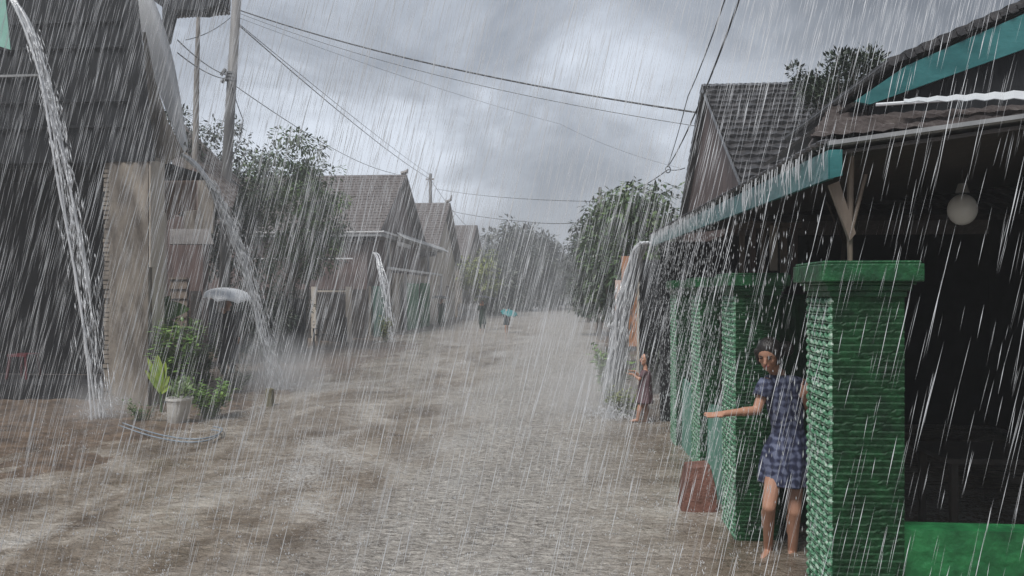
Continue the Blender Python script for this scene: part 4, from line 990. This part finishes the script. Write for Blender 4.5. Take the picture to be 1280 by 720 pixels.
for dd in (-.1, .1):
    s3 = K(806, 466, dd); MB().cap(s3, K(802, 470, dd * 1.05), .044, .04).build('sleeve', M['maroon'], gi, smooth=True)

# ---- umbrella canopy helper
def umbrella(name, label, top, rad, drop, m, tilt=(0, 0), grip=None, group=None):
    t = thing(name, label, 'umbrella', grip if grip is not None else top, group)
    Mt = Matrix.Rotation(tilt[0], 3, 'X') @ Matrix.Rotation(tilt[1], 3, 'Y')
    n = 8; per = 6; rings = []
    for j in range(9):
        q = j / 8; r = rad * math.sin(q * math.pi / 2 * .98); z = -drop * (1 - math.cos(q * math.pi / 2)) ; row = []
        for i in range(n * per):
            a = 2 * math.pi * i / (n * per); w_ = abs(math.sin(a * n / 2)); rr2 = r * (1 - .07 * w_ * q); zz = z + drop * .22 * w_ * q * q
            row.append(top + Mt @ V((rr2 * math.cos(a) , rr2 * math.sin(a), zz)))
        rings.append(row)
    mb = MB(); mb.loft(rings, False); mb.f.append(tuple(range(n * per))[::-1]); o = mb.build('canopy', m, t)
    s = o.modifiers.new('s', 'SOLIDIFY'); s.thickness = .006
    MB().tube([top + Mt @ V((0, 0, .07)), top + Mt @ V((0, 0, -drop * .3)), grip if grip is not None else top + Mt @ V((0, 0, -.8))], .01, 6).build('shaft', M['metalgrey'], t)
    rb = MB()
    for i in range(8):
        a = 2 * math.pi * i / 8; pts = [top + Mt @ V((rad * math.sin(q * math.pi / 2 * .98) * math.cos(a), rad * math.sin(q * math.pi / 2 * .98) * math.sin(a), -drop * (1 - math.cos(q * math.pi / 2)) - .012)) for q in (.1, .4, .7, 1.0)]
        rb.tube(pts, .005, 5)
    rb.build('rib', M['metalgrey'], t)
    MB().tube([top + Mt @ V((0, 0, -.005)), top + Mt @ V((0, 0, .05))], [.02, .008], 8).build('tip', M['metalgrey'], t)
    return t
def walker(label, base, ht, coat, facing, stride=.12, arm='up', hood=False, long=True, hairm='hair'):
    """standing/walking clothed figure; base on the ground"""
    t = thing('person', label, 'person', base); base = V(base); k = ht / 1.68
    f = V(facing).normalized(); s = f.cross(up).normalized()
    mb = MB(); hc = base + up * (ht - .115 * k) + f * .03
    head(mb, hc, f, .21 * k); mb.cap(hc - up * .09 * k, base + up * 1.4 * k, .048 * k, .06 * k)
    hipc = base + up * .88 * k; ch = base + up * 1.25 * k; Mx = Matrix((s, f, up)).transposed()
    mb.ell(ch, (.16 * k, .11 * k, .2 * k), 16, 12, Mx); mb.ell(hipc, (.15 * k, .12 * k, .15 * k), 16, 12, Mx); mb.cap(ch + s * .15 * k + up * .1 * k, ch - s * .15 * k + up * .1 * k, .06 * k, .06 * k); mb.cap(ch, hipc, .12 * k, .12 * k)
    for a in (-1, 1):
        h3 = hipc + s * a * .085 * k; k3 = base + up * .48 * k + s * a * .08 * k + f * (stride * a * .6 + .04); a3 = base + up * .08 * k + s * a * .08 * k + f * stride * a
        mb.cap(h3, k3, .08 * k, .055 * k); mb.cap(k3, a3, .052 * k, .034 * k); mb.cap(a3 - up * .04 * k, a3 - up * .05 * k + f * .15 * k, .034 * k, .026 * k)
    grip = None
    for a in (-1, 1):
        s3 = ch + s * a * .17 * k + up * .1 * k
        if arm == 'up' and a == 1 or arm == 'both':
            e3 = s3 - up * .2 * k + f * .14 * k + s * a * .04; w3 = s3 + up * (.02) * k + f * .2 * k - s * a * .1 * k; grip = w3 + up * .06
            mb.cap(s3, e3, .046 * k, .036 * k); mb.cap(e3, w3, .036 * k, .026 * k); hand(mb, w3, up, f, s * -a, .16 * k, .8, k)
        else:
            e3 = s3 - up * .27 * k + s * a * .05 - f * .03; w3 = e3 - up * .22 * k + f * .05; mb.cap(s3, e3, .046 * k, .036 * k); mb.cap(e3, w3, .036 * k, .026 * k); hand(mb, w3, -up, -s * a, f, .16 * k, .4, k)
    remesh('body', mb, .008, M['skin'], t, 2)
    hm2 = MB(); f2, s2, u2 = frame(f); Mh = Matrix((s2, f2, u2)).transposed(); hm2.ell(hc + up * .03 * k - f * .02, (.083 * k, .09 * k, .085 * k), 16, 10, Mh); hm2.ell(hc - f * .05 * k - up * .02, (.075 * k, .05 * k, .08 * k), 14, 10, Mh)
    if hood: hm2.ell(hc - up * .02 - f * .02, (.10 * k, .09 * k, .13 * k), 14, 10, Mh)
    remesh('hood' if hood else 'hair', hm2, .012, M[coat] if hood else M['hair'], t, 2)
    lo = .32 if long else .55
    dress('coat', M[coat], t, [(base + up * 1.44 * k, .07 * k, .06 * k), (base + up * 1.41 * k, .16 * k, .1 * k), (base + up * 1.32 * k, .215 * k, .135 * k), (base + up * 1.12 * k, .19 * k, .15 * k), (base + up * .95 * k, .175 * k, .15 * k), (base + up * .75 * k, .2 * k, .17 * k), (base + up * lo * k, .215 * k, .19 * k)], s, f, .07, 30)
    for a in (-1, 1):
        s3 = ch + s * a * .17 * k + up * .1 * k
        if arm == 'up' and a == 1 or arm == 'both': e3 = s3 - up * .2 * k + f * .14 * k + s * a * .04; w3 = s3 + up * .0 + f * .19 * k - s * a * .09 * k
        else: e3 = s3 - up * .27 * k + s * a * .05 - f * .03; w3 = e3 - up * .18 * k + f * .04
        m2 = MB(); m2.cap(s3, e3, .062 * k, .052 * k); m2.cap(e3, w3, .052 * k, .045 * k); remesh('sleeve', m2, .012, M[coat], t, 1)
    tr_ = MB()
    for a in (-1, 1):
        k3 = base + up * .48 * k + s * a * .08 * k + f * (stride * a * .6 + .04); a3 = base + up * .08 * k + s * a * .08 * k + f * stride * a
        if long: tr_.cap(hipc + s * a * .085 * k, k3, .095 * k, .07 * k); tr_.cap(k3, a3 + up * .06, .068 * k, .055 * k)
    if long: remesh('trousers', tr_, .012, M[coat], t, 1)
    return t, grip
b0_ = G(285, 473)
_, g0 = walker('person in black carrying the white umbrella near the left plants', b0_, 1.86, 'black', (rt * .25 + fw * -1), .1, 'up')
umbrella('umbrella', 'shiny white open umbrella over the person in black', PD(287, 361, b0_.dot(fw)), .58, .24, M['umbw'], (R(6), R(9)), g0)
b1_ = G(552, 411); _, g1 = walker('person in dark green carrying a dark umbrella, leftmost of the far walkers', b1_, 1.68, 'dkgreen', (-fw + rt * .1), .12, 'up')
umbrella('umbrella', 'dark wide umbrella over the leftmost far walker', PD(550, 369.5, b1_.dot(fw)), .50, .17, M['umbd'], (0, R(3)), g1, 'umbrellas down the street')
b2_ = G(603, 413); _, g2_ = walker('person in a dark green raincoat walking in the middle under a dark umbrella', b2_, 1.62, 'dkgreen', (-fw - rt * .1), .15, 'both')
umbrella('umbrella', 'flat dark umbrella over the middle far walker', PD(606, 370, b2_.dot(fw)), .52, .13, M['umbd'], (0, R(7)), g2_, 'umbrellas down the street')
b3_ = G(633, 416); _, g3 = walker('shorter person in grey-blue with bare legs under the teal umbrella', b3_, 1.18, 'dkblue', (-fw + rt * .2), .08, 'up', long=False)
umbrella('umbrella', 'tilted teal umbrella held low over the shorter walker', PD(637, 388.5, b3_.dot(fw)), .44, .16, M['umbt'], (R(18), R(14)), g3, 'umbrellas down the street')

# ------------------------------------------------------------------ water streams
def drop(mb, p, d, ln, r):
    d = d.normalized(); a = d.orthogonal().normalized(); b = d.cross(a)
    vs = [p, p + d * ln] + [p + d * ln * .6 + (a * math.cos(x) + b * math.sin(x)) * r for x in (0, 2.094, 4.189)]
    mb.add(vs, [(0, 3, 2), (0, 4, 3), (0, 2, 4), (1, 2, 3), (1, 3, 4), (1, 4, 2)])
def stream(name, label, p0, p1, n, w0, w1, rad, brk=.45, t0=0.0, group=None, ndrop=900):
    mb = MB(); p0 = V(p0); p1 = V(p1); hv = V((p1.x - p0.x, p1.y - p0.y, 0)); side = hv.cross(up)
    if side.length < .01: side = V((1, 0, 0))
    side.normalize(); fx = hv.normalized()
    def pos(t): return V((p0.x + hv.x * t, p0.y + hv.y * t, p0.z + (p1.z - p0.z) * (t * t * .92 + t * .08)))
    def off(s, q, t, ph):
        w_ = w0 + (w1 - w0) * t; return side * w_ * (s + .22 * math.sin(t * 13 + ph)) + fx * w_ * (q + .22 * math.sin(t * 15 + ph * 2))
    for k in range(n):
        s = random.gauss(0, .45); q = random.gauss(0, .45); ph = random.random() * 6; end = min(1, max(.15, random.gauss(brk + .25, .18)))
        m = 46; pts = []; rs = []
        for i in range(int(m * end) + 2):
            t = i / m; pts.append(pos(t) + off(s, q, t, ph)); rs.append(rad * random.uniform(.7, 1.15) * (1 - .35 * t))
        rs[-1] *= .1; mb.tube(pts, rs, 6)
    for k in range(ndrop):
        t = random.uniform(brk * .55, 1.0); s = random.gauss(0, .55); q = random.gauss(0, .55)
        p = pos(t) + off(s, q, t, random.random() * 6); d = pos(min(1.02, t + .01)) - pos(t); ln = random.uniform(.06, .26) * (.6 + t)
        drop(mb, p, d, ln, rad * random.uniform(.15, .6))
    return tag(mb.build(name, M['stream'], smooth=True), label, 'water stream', group)
stream('falling_water', 'long white water jet falling past the dark left house', P(2, -12, 11.95), G(128, 524), 9, .05, .16, .022, .5, ndrop=800, group='water pouring off the roofs')
stream('falling_water', 'water jet arching from the white gutter over the umbrella', P(224, 192, 14.2), G(346, 488), 10, .05, .2, .02, .5, ndrop=1300, group='water pouring off the roofs')
stream('falling_water', 'thin far water spout at the flat porch corner', P(468, 316, 33.4), G(488, 425), 7, .06, .2, .03, .6, ndrop=400, group='water pouring off the roofs')
stream('falling_water', 'thick waterfall pouring from the end of the right eave before the girl', P(808, 303, 12.2), P(766, 490, 12.9), 46, .10, .17, .018, .85, ndrop=1800, group='water pouring off the roofs')

# dripping curtain along the eave
mb = MB()
for k in range(190):
    t = random.random(); p = A_ * (1 - t) + B_ * t + V((-.03 + random.uniform(-.02, .02), 0, .0)); ln = random.uniform(.05, .22)
    mb.tube([p, p - up * ln * .5 + V((-.004, 0, 0)), p - up * ln], [.003, .0035, .001], 4)
for k in range(5200):
    t = random.random()
    if (t < .30 and random.random() < .72) or (t > .8 and random.random() < .5): continue
    p = A_ * (1 - t) + B_ * t; z = random.random() ** .75
    drop(mb, V((p.x - .04 + random.gauss(0, .045), p.y, p.z * z)), V((-.06, 0, -1)), random.uniform(.015, .055), random.uniform(.0018, .0042))
o = mb.build('eave_drips', M['drip']); stuff(o, 'curtain of drips falling along the right porch eave', 'dripping water')

# splashes: rain impacts and jet impacts
mb = MB()
def crown_splash(c, s, n):
    for i in range(n):
        a = random.random() * 6.28; r = random.uniform(.3, 1) * s; d = V((math.cos(a) * .6, math.sin(a) * .6, 1))
        drop(mb, c + V((math.cos(a) * r * .5, math.sin(a) * r * .5, random.random() * s * .7)), d, random.uniform(.25, .7) * s, random.uniform(.05, .11) * s)
for k in range(6500):
    y = 2.5 + 32 * random.random() ** 1.5; x = random.uniform(max(-8.5, -y * .75 - 1), 1.3); crown_splash(V((x, y, .0)), random.uniform(.02, .05), 4)
for c, r_, n_ in ((G(346, 488), .6, 350), (G(128, 522), .4, 220), (P(764, 500, 12.2) , .7, 500), (G(488, 425), .8, 160)):
    for k in range(n_):
        a = random.random() * 6.28; rr_0 = abs(random.gauss(0, r_ * .6)); crown_splash(V((c.x + math.cos(a) * rr_0, c.y + math.sin(a) * rr_0 * .8, max(0, random.gauss(.05, .1)))), random.uniform(.03, .09), 3)
o = mb.build('rain_splashes', M['drip']); stuff(o, 'small splashes of raindrops hitting the flooded road', 'splashes')

# rain: slender falling drops through the air of the street
mb = MB(); rdv = V((-.235, -.04, -1)).normalized()
def rainbox(n, x0, x1, y0, y1, z1, l0, l1, r0, r1, shear=True):
    for k in range(n):
        y = random.uniform(y0, y1); x = random.uniform(x0, x1) if not shear else random.uniform(-.78 * y - .8, .60 * y + .8); z = random.uniform(0.05, min(z1, 2.6 + .42 * y))
        if x > 1.28 and 3.9 < y < 12.3 and z < 3.2: continue
        if x < -7.9 and y > 12.9 and z < 6: continue
        d = (rdv + V((random.gauss(0, .022), random.gauss(0, .02), 0)))
        drop(mb, V((x, y, z)), -d, random.uniform(l0, l1), random.uniform(r0, r1))
rainbox(4200, 0, 0, 1.6, 4, 5, .07, .26, .0006, .0013)
rainbox(8500, 0, 0, 4, 9, 8, .14, .50, .0011, .0031)
rainbox(8500, 0, 0, 9, 18, 12, .25, .85, .0018, .0048)
rainbox(3600, 0, 0, 18, 38, 16, .5, 1.5, .003, .0075)
o = mb.build('rain', M['rain']); o.data.materials.append(water_mat('faint_falling_rain', .28)); o.data.polygons.foreach_set('material_index', [1 if (i // 6) * 7919 % 10 < 5 else 0 for i in range(len(o.data.polygons))]); stuff(o, 'heavy slanting rain falling through the whole street', 'rain')

# spray: pale mist over the beaten water
def mist(name, mb, dens, label, cat):
    m = bpy.data.materials.new('spray_mist'); m.use_nodes = True; n_ = m.node_tree.nodes; n_.remove(n_['Principled BSDF'])
    v = n_.new('ShaderNodeVolumePrincipled'); v.inputs['Density'].default_value = dens; v.inputs['Color'].default_value = (.96, .965, .97, 1)
    m.node_tree.links.new(v.outputs[0], n_['Material Output'].inputs['Volume']); o = mb.build(name, m); return stuff(o, label, cat)
mist('ground_mist', MB().b2((-9.0, 10, .04), (1.25, 75, .3)), .035, 'low veil of spray hanging over the flooded road', 'mist')
def spray(label, c, r, dens):
    m = bpy.data.materials.new('spray_cloud'); m.use_nodes = True; nt = m.node_tree; n_ = nt.nodes; L_ = nt.links; n_.remove(n_['Principled BSDF'])
    v = n_.new('ShaderNodeVolumePrincipled'); v.inputs['Color'].default_value = (.96, .965, .97, 1)
    t = n_.new('ShaderNodeTexCoord'); mp_ = n_.new('ShaderNodeMapping'); mp_.inputs['Scale'].default_value = (1 / r[0], 1 / r[1], 1 / r[2])
    L_.new(t.outputs['Object'], mp_.inputs[0]); g_ = n_.new('ShaderNodeTexGradient'); g_.gradient_type = 'SPHERICAL'; L_.new(mp_.outputs[0], g_.inputs[0])
    no = n_.new('ShaderNodeTexNoise'); no.inputs['Scale'].default_value = 3.5; L_.new(t.outputs['Object'], no.inputs['Vector'])
    a = n_.new('ShaderNodeMath'); a.operation = 'MULTIPLY'; L_.new(g_.outputs['Fac'], a.inputs[0]); L_.new(no.outputs['Fac'], a.inputs[1])
    b = n_.new('ShaderNodeMath'); b.operation = 'MULTIPLY'; b.inputs[1].default_value = dens * 4; L_.new(a.outputs[0], b.inputs[0]); L_.new(b.outputs[0], v.inputs['Density'])
    L_.new(v.outputs[0], n_['Material Output'].inputs['Volume'])
    o = MB().ell(c, r, 24, 12).build('spray_cloud', m, loc=c); return stuff(o, label, 'spray')
spray('white spray where the gutter jet hits the road', G(346, 488) + V((0, 0, .35)), (1.3, 1.1, .95), .45)
c = P(757, 505, 12.9); c.z = .3
spray('white spray at the foot of the thick waterfall', c, (1.3, 1.0, .85), .42)
spray('faint spray where the left jet lands by the pillar', G(128, 524) + V((0, 0, .2)), (.7, .6, .5), .4)

# ------------------------------------------------------------------ render
sc.view_settings.view_transform = 'Standard'; sc.view_settings.look = 'None'; sc.view_settings.exposure = 0; sc.view_settings.gamma = 1
cy = sc.cycles; cy.max_bounces = 6; cy.diffuse_bounces = 2; cy.glossy_bounces = 2; cy.transmission_bounces = 3; cy.volume_bounces = 1; cy.transparent_max_bounces = 24
cy.use_denoising = True; cy.caustics_reflective = False; cy.caustics_refractive = False
